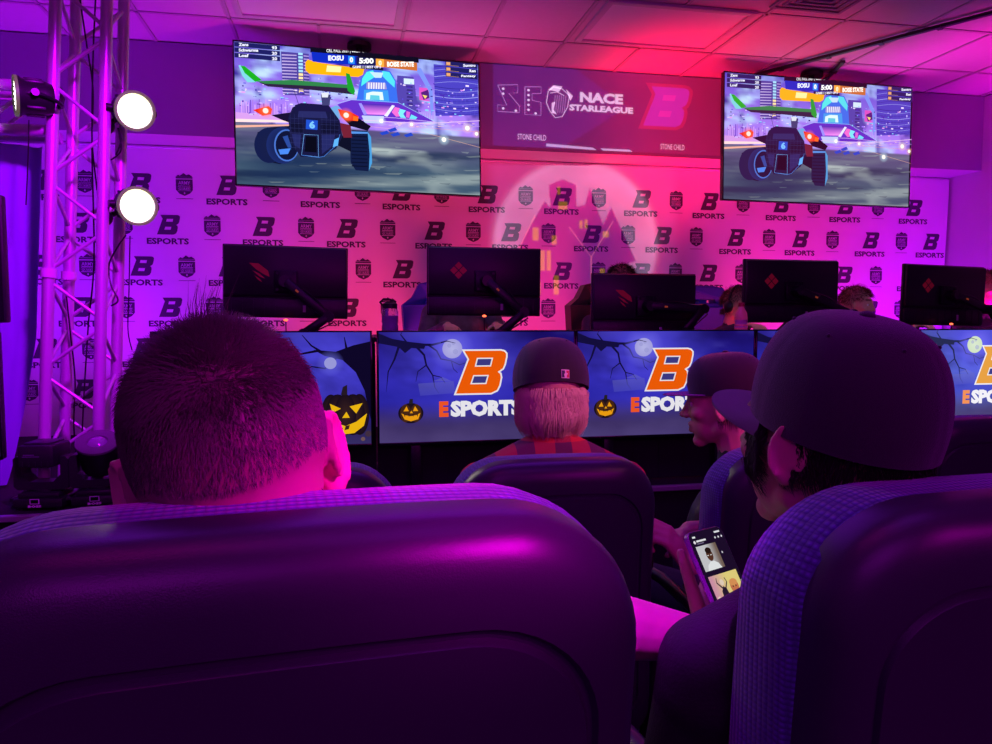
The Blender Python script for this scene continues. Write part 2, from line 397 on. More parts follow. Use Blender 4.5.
# ================================================================== HANGING TELEVISIONS
def col(r, g, b): return srgb(r, g, b)
def TG(cx, cy):
    u = (cx-50)/868; top = 75+77*u; bot = 573+39*u
    return u*157, (cy-top)/(bot-top)*88.3
def game_picture():
    c = Canvas(157, 88.3, 1.57, .883, 4e-5)
    def bg(x, y):
        u, v = x/157, y/88.3; n = fbm(u*9, v*14, 3, 3)
        if v < .56:
            a = lerp(col(88, 74, 200), col(170, 125, 240), clamp(v/.5)); a = lerp(a, col(185, 215, 255), clamp((n-.50)*2.6))
            a = lerp(a, col(60, 35, 150), clamp((fbm(u*22, v*9, 2, 8)-.55)*3))
        else:
            t = (v-.56)/.44; a = lerp(col(85, 75, 120), col(62, 84, 106), clamp(t*1.5))
            s = fbm(u*2.2-v*1.1, v*17+u*2.0, 3, 5); a = lerp(a, col(150, 165, 165), clamp((s-.52)*3)*(.3+.7*t)); a = lerp(a, col(30, 45, 75), clamp((.45-s)*4))
            if u > .45 and t > .3: a = lerp(a, col(185, 200, 195), clamp((fbm(u*6, v*9, 3, 9)-.5)*3)*clamp((.95-u)*3))
            if u < .6: a = lerp(a, col(20, 40, 80), clamp(1-((u-.3)/.33)**2-((t-.62)/.45)**2)*.85)
        return a
    c.field(110, 62, bg)
    c.T = TG
    L = lambda pts, w, cl: c.line(pts, w, cl)
    # left tower block with lit windows
    c.poly([(205, 108), (300, 116), (300, 262), (210, 260)], col(75, 60, 150))
    for k in range(13):
        y = 118+k*11; c.poly([(208, y), (258, y+2), (258, y+5), (208, y+4)], col(190, 170, 225)); c.poly([(282, y+3), (300, y+5), (300, y+8), (282, y+7)], col(175, 150, 220))
    for k in range(12):
        y = 112+k*12; c.poly([(264, y), (279, y+1), (279, y+9), (264, y+8)], col(160, 215, 245) if k < 6 else col(255, 225, 160))
    # skyline strips, left stands
    for k in range(26):
        x = 55+k*7.3; h = 22+30*vnoise(k*1.7, 3, 2); c.poly([(x, 328-h), (x+3.5, 328-h), (x+3.5, 330), (x, 330)], lerp(col(90, 50, 190), col(225, 170, 250), vnoise(k, 9, 4)))
    c.poly([(50, 322), (165, 330), (320, 338), (320, 352), (50, 345)], col(205, 150, 225))
    c.poly([(50, 345), (320, 352), (320, 358), (50, 356)], col(250, 215, 215))
    c.poly([(50, 368), (300, 362), (300, 366), (50, 376)], col(235, 170, 150))
    # right round tower
    c.poly([(748, 150), (915, 165), (916, 330), (752, 332)], col(72, 62, 185))
    for k in range(15):
        y = 160+k*11.3
        pts = [(750+166*i/10, y+7*math.sin(PI*i/10)*(1 if k > 5 else -1)+5*i/10) for i in range(11)]
        L(pts, 1.1 if k % 3 else 1.9, col(165, 165, 240) if k % 2 else col(40, 30, 130))
    for k in range(9): L([(765+17*k, 250), (766+17*k, 330)], .5, col(95, 85, 200))
    # buildings right of centre
    c.poly([(612, 190), (672, 195), (690, 330), (605, 312)], col(80, 65, 165)); c.poly([(636, 200), (674, 203), (674, 222), (636, 220)], col(205, 225, 245))
    for k in range(6): c.poly([(645+3*(k % 2), 226+k*12), (668, 228+k*12), (668, 234+k*12), (645, 232+k*12)], col(55, 40, 120))
    c.poly([(692, 232), (738, 236), (738, 282), (692, 276)], col(215, 80, 190)); c.poly([(698, 250), (725, 240), (733, 268), (708, 276)], col(80, 30, 120)); c.poly([(704, 258), (722, 262), (714, 272)], col(250, 215, 110))
    c.poly([(676, 160), (700, 165), (742, 240), (745, 330), (735, 330), (728, 245)], col(120, 140, 235))
    for k in range(16): c.poly([(620+8*k, 318+2*(k % 3)), (624+8*k, 318+2*(k % 3)), (624+8*k, 336+k*.6), (620+8*k, 335+k*.6)], col(170, 130, 235))
    rr = random.Random(4)
    for k in range(260):
        x = rr.uniform(56, 905); y = rr.uniform(215, 335) if x < 320 or x > 600 else rr.uniform(200, 290); w_, h_ = rr.uniform(2, 13), rr.uniform(1, 6)
        c.poly([(x, y), (x+w_, y+w_*.08), (x+w_, y+h_+w_*.08), (x, y+h_)], rr.choice([col(70, 40, 170), col(150, 110, 240), col(200, 180, 255), col(235, 215, 255), col(90, 70, 210), col(55, 30, 130), col(225, 150, 230), col(130, 200, 245)]))
    for k in range(70):
        x = rr.uniform(500, 905); y = rr.uniform(350, 372); c.poly([(x, y), (x+rr.uniform(4, 30), y+1), (x+4, y+2.4)], rr.choice([col(220, 160, 220), col(245, 205, 190), col(160, 140, 235), col(110, 80, 190)]))
    for k in range(60):
        x = rr.uniform(60, 880); y = rr.uniform(400, 590); l = rr.uniform(20, 90); c.poly([(x, y), (x+l, y-l*.05+3), (x+l*.8, y-l*.02+rr.uniform(4, 9)), (x+l*.2, y+4)], rr.choice([(*col(120, 140, 150), .25), (*col(30, 45, 75), .3), (*col(170, 185, 180), .22), (*col(50, 70, 100), .3)]))
    # central arena goal
    c.poly([(462, 285), (478, 205), (508, 172), (585, 178), (604, 210), (612, 290)], col(55, 105, 225))
    c.poly([(500, 182), (523, 176), (535, 196), (505, 214), (480, 232), (484, 205)], col(80, 225, 225)); c.poly([(556, 178), (582, 182), (602, 214), (600, 236), (575, 214), (558, 197)], col(80, 215, 230))
    c.poly([(512, 182), (560, 184), (553, 202), (530, 202)], col(190, 220, 245))
    c.poly([(500, 216), (568, 220), (572, 242), (498, 240)], col(150, 140, 205))
    for k in range(7): c.poly([(506+9*k, 219), (510+9*k, 219), (509+9*k, 241), (505+9*k, 241)], col(235, 235, 250))
    c.poly([(490, 244), (576, 246), (580, 284), (488, 282)], col(60, 150, 230)); c.poly([(498, 256), (520, 250), (556, 252), (560, 280), (496, 278)], col(215, 240, 250)); c.poly([(512, 262), (545, 264), (546, 280), (510, 278)], col(90, 195, 215))
    c.poly([(395, 296), (445, 280), (610, 290), (700, 330), (745, 356), (470, 356), (425, 330)], col(95, 45, 190))
    c.poly([(480, 292), (590, 297), (575, 332), (500, 330)], [col(60, 35, 170), col(60, 35, 170), col(240, 150, 240), col(235, 130, 235)])
    c.poly([(560, 335), (590, 297), (600, 300), (572, 338)], col(225, 225, 255)); c.poly([(470, 292), (480, 291), (500, 330), (488, 332)], col(150, 140, 255))
    c.poly([(600, 304), (618, 308), (612, 320), (622, 336), (604, 338), (588, 322)], col(235, 105, 205)); c.poly([(618, 310), (640, 316), (630, 328), (640, 343), (620, 341), (612, 325)], col(120, 225, 245))
    c.poly([(642, 318), (656, 322), (652, 342), (640, 340)], col(215, 95, 205)); c.poly([(660, 330), (682, 340), (676, 347), (652, 345)], col(105, 215, 240))
    L([(395, 292), (445, 279), (612, 288), (745, 354)], 1.2, col(165, 205, 250)); L([(480, 338), (600, 342), (745, 356)], 1.5, col(220, 185, 250))
    c.poly([(480, 334), (560, 336), (555, 362), (490, 360)], col(185, 195, 240))
    # pitch lines, light streaks
    L([(480, 350), (700, 362), (918, 352)], 2.2, col(225, 190, 230)); L([(500, 372), (700, 392), (918, 446)], 1.0, col(225, 175, 150)); L([(650, 372), (918, 392)], .9, col(225, 140, 110)); L([(560, 366), (918, 372)], 1.4, col(180, 150, 220))
    for (x, y, r, cl) in [(870, 378, 2.6, (255, 215, 150)), (905, 398, 2.0, (255, 190, 140)), (780, 418, 2.6, (200, 235, 255)), (550, 353, 2.2, (220, 230, 255)), (660, 365, 1.8, (255, 220, 200))]:
        X, Y = TG(x, y); c.T = None; c.glow(X, Y, r*1.6, col(*cl), a=.6); c.circ(X, Y, r*.6, col(255, 250, 235)); c.T = TG
    for (x, y) in [(560, 395), (600, 400), (648, 402), (590, 384)]: c.poly([(x-18, y), (x+10, y-9), (x+18, y+2), (x-8, y+8)], col(35, 65, 190))
    # orange banner
    c.poly([(296, 140), (330, 150), (492, 172), (487, 192), (470, 200), (300, 190), (287, 178), (287, 150)], col(255, 172, 10)); c.poly([(362, 160), (412, 164), (408, 184), (358, 182)], col(255, 235, 160))
    # the buggy: wheels
    def ell(cx, cy, rx, ry, cl, edge=None, rot=0.0):
        vs = [(cx, cy)]+[(cx+rx*math.cos(2*PI*k/30)*math.cos(rot)-ry*math.sin(2*PI*k/30)*math.sin(rot), cy+rx*math.cos(2*PI*k/30)*math.sin(rot)+ry*math.sin(2*PI*k/30)*math.cos(rot)) for k in range(30)]
        c.raw(vs, [(0, 1+k, 1+(k+1) % 30) for k in range(30)], [cl]+[edge or cl]*30)
    c.poly([(112, 450), (122, 395), (160, 378), (230, 372), (255, 420), (240, 490), (195, 506), (140, 495)], col(16, 20, 48))
    ell(160, 440, 50, 62, col(22, 28, 66), col(18, 26, 70)); ell(205, 440, 55, 64, col(14, 18, 46), col(26, 40, 100)); ell(218, 440, 42, 56, col(70, 110, 200)); ell(219, 440, 38, 51, col(14, 18, 52))
    c.poly([(190, 455), (232, 450), (222, 470), (196, 472)], col(70, 130, 230)); c.poly([(205, 410), (222, 405), (235, 448), (222, 448)], col(40, 70, 150))
    c.poly([(436, 404), (445, 386), (500, 388), (512, 410), (514, 500), (500, 530), (455, 526), (438, 500)], col(16, 26, 64)); c.poly([(500, 390), (512, 410), (514, 500), (502, 528), (506, 470)], col(70, 150, 210)); c.poly([(441, 390), (500, 392), (500, 398), (440, 398)], col(80, 140, 220))
    for k in range(9): c.poly([(442, 405+13*k), (498, 407+13*k), (498, 411+13*k), (442, 409+13*k)], col(9, 15, 42))
    # suspension and body
    c.poly([(380, 400), (440, 410), (440, 462), (395, 440)], col(12, 14, 36)); c.poly([(400, 360), (440, 368), (444, 412), (414, 412)], col(110, 30, 50))
    c.poly([(168, 335), (252, 322), (300, 330), (240, 365), (205, 352)], col(22, 14, 48)); c.poly([(380, 310), (470, 345), (512, 372), (500, 388), (440, 372)], col(14, 10, 30)); c.poly([(390, 300), (402, 304), (405, 345), (385, 350), (362, 312)], col(105, 160, 215))
    c.poly([(240, 308), (270, 292), (365, 300), (402, 352), (410, 410), (388, 450), (340, 480), (265, 480), (232, 430), (225, 345)], col(22, 22, 62))
    for pts, cl in (([(262, 312), (352, 316), (360, 345), (258, 342)], (38, 40, 96)), ([(232, 360), (278, 362), (276, 395), (236, 392)], (16, 16, 46)), ([(336, 362), (398, 362), (396, 395), (336, 396)], (16, 16, 46)), ([(236, 400), (268, 402), (262, 450), (244, 440)], (34, 38, 96)), ([(338, 404), (384, 402), (376, 440), (338, 470)], (34, 38, 96))): c.poly(pts, col(*cl))
    c.poly([(248, 300), (270, 292), (360, 298), (375, 322), (255, 320)], col(24, 20, 66))
    for k in range(7): L([(228, 345+17*k), (280, 348+17*k)], .6, col(55, 60, 120)); L([(335, 350+17*k), (400-3*max(0, k-3), 352+17*k)], .6, col(55, 60, 120))
    for k in range(4): L([(232+14*k, 330), (234+14*k, 455)], .5, col(50, 55, 115)); L([(340+15*k, 330), (340+14*k, 450)], .5, col(50, 55, 115))
    L([(240, 225), (262, 300)], 1.6, col(30, 25, 70)); L([(345, 240), (350, 300)], 2.0, col(40, 35, 90)); c.poly([(338, 262), (372, 262), (368, 300), (342, 300)], col(60, 60, 110)); c.poly([(340, 256), (366, 256), (362, 272), (342, 272)], col(215, 220, 230))
    c.poly([(286, 350), (326, 353), (324, 386), (284, 383)], col(30, 75, 195)); X0_, Y0_ = TG(296, 354); X1_, Y1_ = TG(316, 382); c.T = None; c.text('6', X0_, Y0_, X1_, Y1_, col(120, 190, 255), .05); c.T = TG
    L([(278, 402), (326, 404), (326, 480), (268, 474), (278, 402)], 1.3, col(110, 170, 240)); L([(268, 474), (326, 482), (345, 478), (392, 436), (402, 400)], 1.3, col(70, 130, 225)); c.poly([(284, 408), (320, 410), (320, 465), (278, 462)], col(8, 8, 24)); c.poly([(382, 420), (398, 412), (394, 440), (376, 446)], col(90, 170, 245))
    # tail lights
    for pts, gx, gy in (([(108, 318), (160, 304), (172, 314), (168, 332), (140, 338)], 150, 320), ([(396, 312), (440, 322), (470, 338), (464, 354), (424, 352), (405, 336)], 425, 334)):
        c.poly(pts, col(225, 40, 25)); X, Y = TG(gx, gy); c.T = None; c.glow(X, Y, 5.2, col(255, 110, 60), a=.95); c.circ(X, Y, 1.7, col(255, 225, 215)); c.T = TG
    c.poly([(450, 336), (468, 340), (466, 354), (448, 352)], col(255, 105, 25))
    # green wing
    c.poly([(130, 222), (240, 216), (440, 232), (458, 262), (300, 246), (160, 236)], col(44, 30, 62)); c.poly([(120, 218), (240, 212), (440, 228), (446, 240), (300, 232), (150, 226)], col(45, 125, 70))
    c.poly([(64, 164), (84, 166), (140, 214), (110, 222), (78, 196)], col(25, 165, 30)); c.poly([(64, 164), (70, 162), (84, 190), (120, 222), (92, 222), (76, 200)], col(120, 205, 215)); c.poly([(426, 186), (440, 190), (458, 250), (452, 264), (432, 248)], col(25, 150, 45))
    # score header and side boards
    c.poly([(305, 96), (690, 128), (690, 150), (305, 116)], col(14, 10, 30)); c.poly([(308, 114), (470, 128), (470, 160), (312, 148)], col(14, 40, 185)); c.poly([(436, 127), (458, 129), (458, 155), (436, 153)], col(40, 140, 235)); c.poly([(464, 129), (534, 136), (534, 164), (464, 158)], col(25, 25, 80))
    c.poly([(534, 136), (563, 138), (563, 166), (534, 164)], col(250, 165, 60)); c.poly([(563, 138), (684, 150), (684, 178), (563, 166)], col(195, 105, 45)); c.poly([(440, 158), (560, 168), (560, 178), (440, 168)], col(25, 20, 60))
    def tx(t, x0, y0, x1, y1, cl, bold=.04):
        a = TG(x0, y0); b = TG(x1, y0+(y1-y0)); e = TG(x1, y1); c.T = None; c.text(t, a[0], a[1], b[0], a[1]+(e[1]-TG(x1, y0)[1]), cl, bold, skew=TG(x1, y0)[1]-a[1]); c.T = TG
    tx('CRL FALL 2021 | WEST CONFERENCE LEAGUE PLAY', 360, 104, 640, 116+2, col(235, 235, 240), .02)
    tx('EOSU', 366, 126, 420, 144, col(235, 240, 255), .05); tx('0', 441, 131, 453, 150, col(255, 255, 255), .05); tx('5:00', 474, 134, 526, 154, col(255, 255, 255), .05); tx('0', 543, 142, 555, 160, col(255, 240, 200), .05)
    tx('BOISE STATE', 574, 146, 672, 164, col(255, 250, 240), .05); tx('GAME 1 | BEST OF 5', 450, 161, 552, 172, col(240, 240, 250), .03)
    for k, (t, n) in enumerate((('Zens', '93'), ('Schwarma', '20'), ('Loaf', '20'))):
        y = 82+19*k; c.poly([(52, y), (202, y+12), (202, y+28), (52, y+16)], col(28, 28, 92)); tx(t, 66, y+4, 66+8*len(t), y+15, col(230, 230, 250)); tx(n, 175, y+14, 192, y+25, col(230, 230, 250)); L([(52, y), (202, y+12)], .5, col(150, 150, 220))
    for k, t in enumerate(('Sumtro', 'Ren', 'Fantasy')):
        y = 144+19*k; c.poly([(790, y), (912, y+11), (912, y+27), (790, y+16)], col(30, 28, 92)); tx(t, 905-8*len(t), y+10, 905, y+20, col(230, 230, 250)); c.poly([(793, y+3), (808, y+4), (808, y+14), (793, y+13)], col(225, 160, 110)); L([(790, y+14), (840, y+18)], .7, col(230, 170, 110))
    return c
m_game1 = mat_screen('screen_picture_left', 1.25)
m_game2 = mat_screen('screen_picture_right', 1.15, add=(.03, .0, .012))  # red reflection on the glass added into the picture colour
def television(loc, rot, lab, m):
    t = thing('television', lab, 'television', loc, rot, 'hanging televisions')
    b = MB(); b.box((0, .022, 0), (1.585, .036, .898), bev=.006); b.build('casing', m_blackpl, t)
    b = MB()
    for sx in (-1, 1): b.box((sx*.789, .002, 0), (.009, .012, .901), bev=.002)
    for sz in (-1, 1): b.box((0, .002, sz*.446), (1.587, .012, .009), bev=.002)
    b.build('bezel', m_blackgl, t)
    link('screen', game.mesh('screen', m), t, (0, 0.002, 0))
    b = MB(); b.box((0, .055, 0), (.45, .03, .4), bev=.006); b.box((0, .09, .05), (.12, .05, .2), bev=.006); b.build('mount_bracket', m_blackmt, t)
    b = MB(); top = CEIL-loc[2]; b.cyl((0, .11, 0), (0, .11, top-.01), .022, n=14); b.cyl((0, .11, top-.03), (0, .11, top-.002), .08, n=20); b.build('ceiling_pole', m_blackmt, t)
game = game_picture()
television((.138, 5.125, 2.625), (R(-3.13), 0, R(4.98)), 'large television hung from the ceiling at left of the stage showing a buggy game', m_game1)
television((3.444, 5.104, 2.638), (R(-.98), 0, R(2.72)), 'large television hung from the ceiling at right of the stage showing a buggy game', m_game2)

# ================================================================== SIGNAGE DISPLAYS in front of the desks
DW, DH = .952, .535
def night_sky(c, top, mid, bot, moon, seed, bright=1.0):
    w, h = c.w, c.h
    def f(x, y):
        v = y/h; a = lerp(top, mid, clamp(v/.45)) if v < .45 else lerp(mid, bot, clamp((v-.45)/.4))
        d = math.hypot((x-moon[0])/w*1.7, (y-moon[1])/h); a = lerp(a, col(92, 84, 255), clamp(1-d/.75)**1.3*.9)
        n = fbm(x/w*5, y/h*7, 4, seed); a = lerp(a, col(95, 85, 215), clamp((n-.5)*2)*.5*clamp(1.3-v)); a = lerp(a, col(18, 10, 70), clamp((.48-n)*3)*.6)
        return tuple(q*bright for q in a)
    c.field(64, 40, f)
def branch(c, pts, w0, w1, cl):
    c.line(pts, w0, cl, w1)
def esports_picture(kind):
    c = Canvas(193, 112, DW, DH, 5e-5)
    if kind == 'pumpkin':
        night_sky(c, col(22, 8, 92), col(38, 28, 160), col(32, 16, 66), (152, 30), 11)
        dk = col(16, 8, 44)
        c.poly([(193, 10), (176, 14), (160, 20), (140, 18), (150, 24), (166, 28), (178, 40), (186, 58), (190, 80), (193, 92)], dk)
        for p in ([(150, 22), (138, 14), (130, 4)], [(144, 19), (128, 22), (122, 14), (118, 6)], [(164, 22), (150, 36), (138, 34), (128, 40)], [(170, 18), (168, 6)]): branch(c, p, 2.4, .6, dk)
        c.glow(155, 31, 13, col(120, 120, 255), a=.7); c.circ(155, 31, 5.6, col(165, 165, 235))
        c.field(30, 8, lambda x, y: (*col(60, 50, 110), .9*clamp((y-84)/24)), 0, 84, 193, 112)
        g = (168, 81); body = col(44, 26, 34)
        for dx, rx in ((-13, 9), (13, 9), (-7, 11), (7, 11), (0, 10)): c.circ(g[0]+dx, g[1], rx, col(62, 36, 36), 20, edge=col(26, 14, 30))
        c.poly([(164, 62), (166, 54), (170, 52), (170, 62)], col(40, 28, 40))
        Y = col(255, 196, 20)
        for pts in ([(154, 70), (164, 75), (156, 79)], [(184, 70), (172, 73), (178, 80)], [(165, 84), (169, 78), (172, 84)], [(150, 84), (158, 88), (168, 92), (178, 88), (188, 80), (185, 92), (176, 99), (166, 100), (156, 96)]): c.poly(pts, Y)
        c.poly([(168, 92), (172, 91), (171, 95), (167, 96)], col(60, 34, 30)); c.poly([(158, 96), (162, 96), (161, 100), (158, 99)], col(60, 34, 30))
        c.circ(189, 100, 3, col(70, 50, 70)); c.circ(184, 105, 2, col(120, 90, 90))
        # the left part, with trees
        c.poly([(0, 0), (26, 0), (20, 40), (24, 112), (0, 112)], dk)
        return c
    pale = kind == 'pale'
    if pale: night_sky(c, col(70, 80, 150), col(95, 120, 200), col(70, 72, 120), (71, 18), 5)
    else: night_sky(c, col(30, 14, 108), col(46, 38, 180), col(48, 32, 88), (71, 18), 5)
    dk = col(22, 16, 66) if not pale else col(40, 44, 84)
    c.poly([(0, 2), (14, 8), (30, 11), (46, 13), (44, 18), (32, 17), (26, 22), (20, 16), (0, 12)], dk)
    for p, w in (([(40, 14), (52, 14), (60, 12), (66, 10), (72, 12), (79, 13)], 2.6), ([(36, 15), (44, 24), (46, 34), (52, 44), (54, 56), (58, 62)], 2.4), ([(48, 14), (56, 20), (60, 28), (70, 30), (78, 34), (84, 32)], 1.8), ([(46, 34), (38, 40), (36, 50)], 1.3), ([(52, 44), (60, 46), (64, 52)], 1.1),
                 ([(28, 12), (22, 4), (24, 0)], 1.6), ([(20, 16), (16, 28), (10, 40), (8, 60)], 2.4), ([(70, 30), (72, 38), (76, 42)], .9)): branch(c, p, w, .5, dk)
    # distant house and mist
    c.poly([(38, 52), (72, 50), (74, 62), (40, 64)], (*col(120, 120, 190), .35)); c.poly([(52, 50), (62, 46), (70, 50)], (*col(130, 130, 200), .3))
    c.field(40, 10, lambda x, y: (*col(86, 70, 130), .75*clamp((y-72)/34)*(.5+fbm(x/30, y/12, 3, 2))), 0, 72, 193, 112)
    c.field(24, 8, lambda x, y: (*col(54, 52, 215), .5*math.exp(-((y-66)/12)**2)), 0, 42, 193, 96)
    c.glow(71, 18, 22, col(130, 125, 255), a=.75); c.circ(71, 18, 9.6, col(196, 196, 250) if not pale else col(225, 240, 215), edge=col(176, 172, 240) if not pale else col(215, 232, 200))
    for (x, y, r) in ((68, 15, 2), (74, 21, 2.6), (72, 13, 1.5)): c.circ(x, y, r, (*col(160, 160, 225), .5))
    branch(c, [(60, 12), (66, 10.5), (74, 12.5)], 1.2, .4, dk)
    # small jack-o'-lantern
    c.circ(31, 81, 12, col(60, 34, 30), 10, edge=col(22, 14, 30)); c.circ(26, 81, 5, (*col(90, 50, 20), .6), 9); c.circ(36, 81, 5, (*col(90, 50, 20), .6), 9); c.poly([(29, 72), (30, 67), (33, 67), (33, 72)], col(40, 34, 40))
    O = col(255, 170, 20)
    for pts in ([(24, 79), (27, 74), (29, 79)], [(33, 79), (35, 74), (38, 79)], [(30, 81), (31.5, 78.5), (33, 81)], [(22, 81), (26, 83), (31, 84), (36, 83), (40, 81), (38, 87), (31, 89), (25, 87)]): c.poly(pts, O)
    for x in (25, 29, 33, 37): c.poly([(x-.8, 81.5), (x+.8, 81.5), (x+.3, 85)], col(50, 28, 24))
    # the letter and the word
    k = .305; ox, oy = 72.5, 18.8
    tr = lambda pts: [(ox+x*k, oy+y*k*.99) for x, y in pts]
    c.poly(tr(offset_poly(B_OUT, 5)), col(250, 245, 250)); c.poly(tr(B_OUT), col(255, 98, 8) if not pale else col(238, 165, 70))
    for hh in (B_H1, B_H2): c.poly(tr(offset_poly(hh, 4)), col(250, 245, 250)); c.poly(tr(hh), col(66, 62, 140))
    c.text('E', 58, 70, 67, 85.5, col(255, 92, 40) if not pale else col(250, 150, 90), .06)
    c.text('SPORTS', 69, 69.6, 139, 85.8, col(250, 248, 255), .06)
    return c
m_disp = mat_screen('display_picture', .82); m_disp_p = mat_screen('display_picture_pale', .95)
pics = {k: esports_picture(k) for k in ('normal', 'pumpkin', 'pale')}
def display(x0, lab, kind):
    t = thing('signage_display', lab, 'display', (x0+.4785, 3.55, 1.0225), (0, 0, 0), 'displays along the desk fronts')
    b = MB(); b.box((0, .024, 0), (.955, .044, .538), bev=.006); b.build('casing', m_blackpl, t)
    b = MB()
    for sx in (-1, 1): b.box((sx*.4735, .0, 0), (.009, .012, .538), bev=.002)
    b.box((0, 0, .266), (.957, .012, .007), bev=.002); b.box((0, 0, -.262), (.957, .012, .015), bev=.002); b.box((0, -.004, -.262), (.02, .008, .006))
    b.build('bezel', m_blackgl, t)
    for sx in (-1, 1): b = MB(); b.box((sx*.30, .026, -.385), (.05, .03, .235), bev=.004); b.build('stand_leg', m_blackmt, t)
    c = pics[kind]; me = _pm.get(kind) or c.mesh('screen', m_disp_p if kind == 'pale' else m_disp); _pm[kind] = me
    link('screen', me, t, (0, .001, .002))
    return t
_pm = {}
labs = ['signage display with a big grinning pumpkin, leftmost under the desks, half behind the buzz-cut head',
        'signage display left of the black cap, showing an orange B ESPORTS and small pumpkin',
        'signage display between the two smaller caps, showing an orange B ESPORTS and small pumpkin',
        'signage display mostly hidden behind the large foreground cap',
        'paler signage display at the right edge of the picture, with light orange B']
for i, (lab, k) in enumerate(zip(labs, ('pumpkin', 'normal', 'normal', 'normal', 'pale'))): display(-.83+.957*i+(.02 if i else 0), lab, k)
t = display(-1.418-.957, 'signage display at the far left edge, apart from the row, only its right border showing', 'pumpkin'); t.location.y = 3.52
# dark switched-off screen standing above the far-left display
t = thing('dark_screen', 'black switched-off screen above the far left display beside the purple curtain', 'screen', (-1.89, 3.60, 1.60))
b = MB(); b.box((0, .02, 0), (.96, .05, .54), bev=.008); b.build('casing', m_blackpl, t); b = MB(); b.box((0, -.007, .0), (.94, .004, .52)); b.build('glass', m_blackgl, t)
b = MB(); b.box((0, .06, -.1), (.06, .04, .9), bev=.005); b.build('mount_post', m_blackmt, t)

# ================================================================== PROJECTED SLIDE (glowing films laid over bulkhead and backdrop)
ps = thing('projected_slide', 'faint projected league slide with haunted house as glowing films on bulkhead and backdrop between the televisions', 'projection', (1.93, YS, SOFF))
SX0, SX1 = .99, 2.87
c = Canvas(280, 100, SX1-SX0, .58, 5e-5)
# picture frame: crop of the photograph's upper slide, x 0..245 y 0..85 (px 480..725, 70..155)
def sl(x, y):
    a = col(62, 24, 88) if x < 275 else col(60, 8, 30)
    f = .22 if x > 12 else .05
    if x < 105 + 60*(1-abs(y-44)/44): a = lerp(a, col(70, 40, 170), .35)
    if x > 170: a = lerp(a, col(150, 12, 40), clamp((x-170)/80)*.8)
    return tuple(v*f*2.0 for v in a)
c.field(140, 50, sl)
W = col(178, 160, 178)
c.text('NACE', 110, 28, 160, 41, W, .05); c.text('STARLEAGUE', 98, 44, 172, 52, W, .05)
c.text('STONE CHILD', 40, 84, 72, 91, col(190, 160, 190), .0); c.text('STONE CHILD', 205, 88, 234, 95, col(190, 150, 170), .0)
k = .34
tr = lambda pts: [(182+x*k, 14+y*k*1.05) for x, y in pts]
c.poly(tr(offset_poly(B_OUT, 12)), col(120, 6, 14)); c.poly(tr(B_OUT), col(20, 14, 118), )
for hh in (B_H1, B_H2): c.poly(tr(hh), col(110, 6, 24))
# outline emblem at left: block numerals and a bison head
for pts in ([(18, 26), (40, 24), (40, 34), (30, 35), (42, 50), (42, 58), (18, 58), (18, 50), (28, 50)], [(48, 26), (66, 25), (66, 33), (56, 34), (56, 42), (66, 44), (66, 60), (48, 60)]):
    c.line(pts+[pts[0]], .7, col(150, 110, 160))
for (x, y) in [(24, 30), (24, 36), (24, 54), (38, 56), (52, 30), (52, 36), (52, 42), (52, 48), (52, 54), (60, 58)]: c.circ(x, y, 1.4, col(200, 180, 205))
c.line([(72, 44), (74, 30), (80, 24), (90, 26), (98, 34), (96, 48), (90, 60), (82, 62), (76, 54), (72, 44)], .8, col(190, 165, 190)); c.line([(76, 32), (84, 30), (92, 34)], .8, col(190, 165, 190))
for pts in ([(74, 28), (80, 22), (90, 23), (86, 30)], [(94, 26), (102, 34), (99, 40)], [(78, 44), (82, 42), (80, 52), (84, 58), (78, 56)]): c.poly(pts, col(190, 160, 185))
for k_ in range(6): c.line([(82+2.4*k_, 34), (80+2.4*k_, 56)], .5, col(150, 120, 155))
c.poly([(72, 94.5), (125, 97), (130, 100), (72, 98)], col(150, 135, 170)); c.poly([(134, 97.5), (168, 97.5), (172, 100), (137, 100)], col(150, 135, 170))
m_proj = mat_screen('projection_glow', 1.0, additive=True)  # additive emission stands in for a projector's light; no lamp throws it
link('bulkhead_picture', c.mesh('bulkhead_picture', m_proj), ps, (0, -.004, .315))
# lower half on the fabric: moon disc with a house cut out of it
def inpoly(x, y, P):
    r = False; n = len(P)
    for i in range(n):
        (x0, y0), (x1, y1) = P[i], P[i-1]
        if (y0 > y) != (y1 > y) and x < (x1-x0)*(y-y0)/(y1-y0)+x0: r = not r
    return r
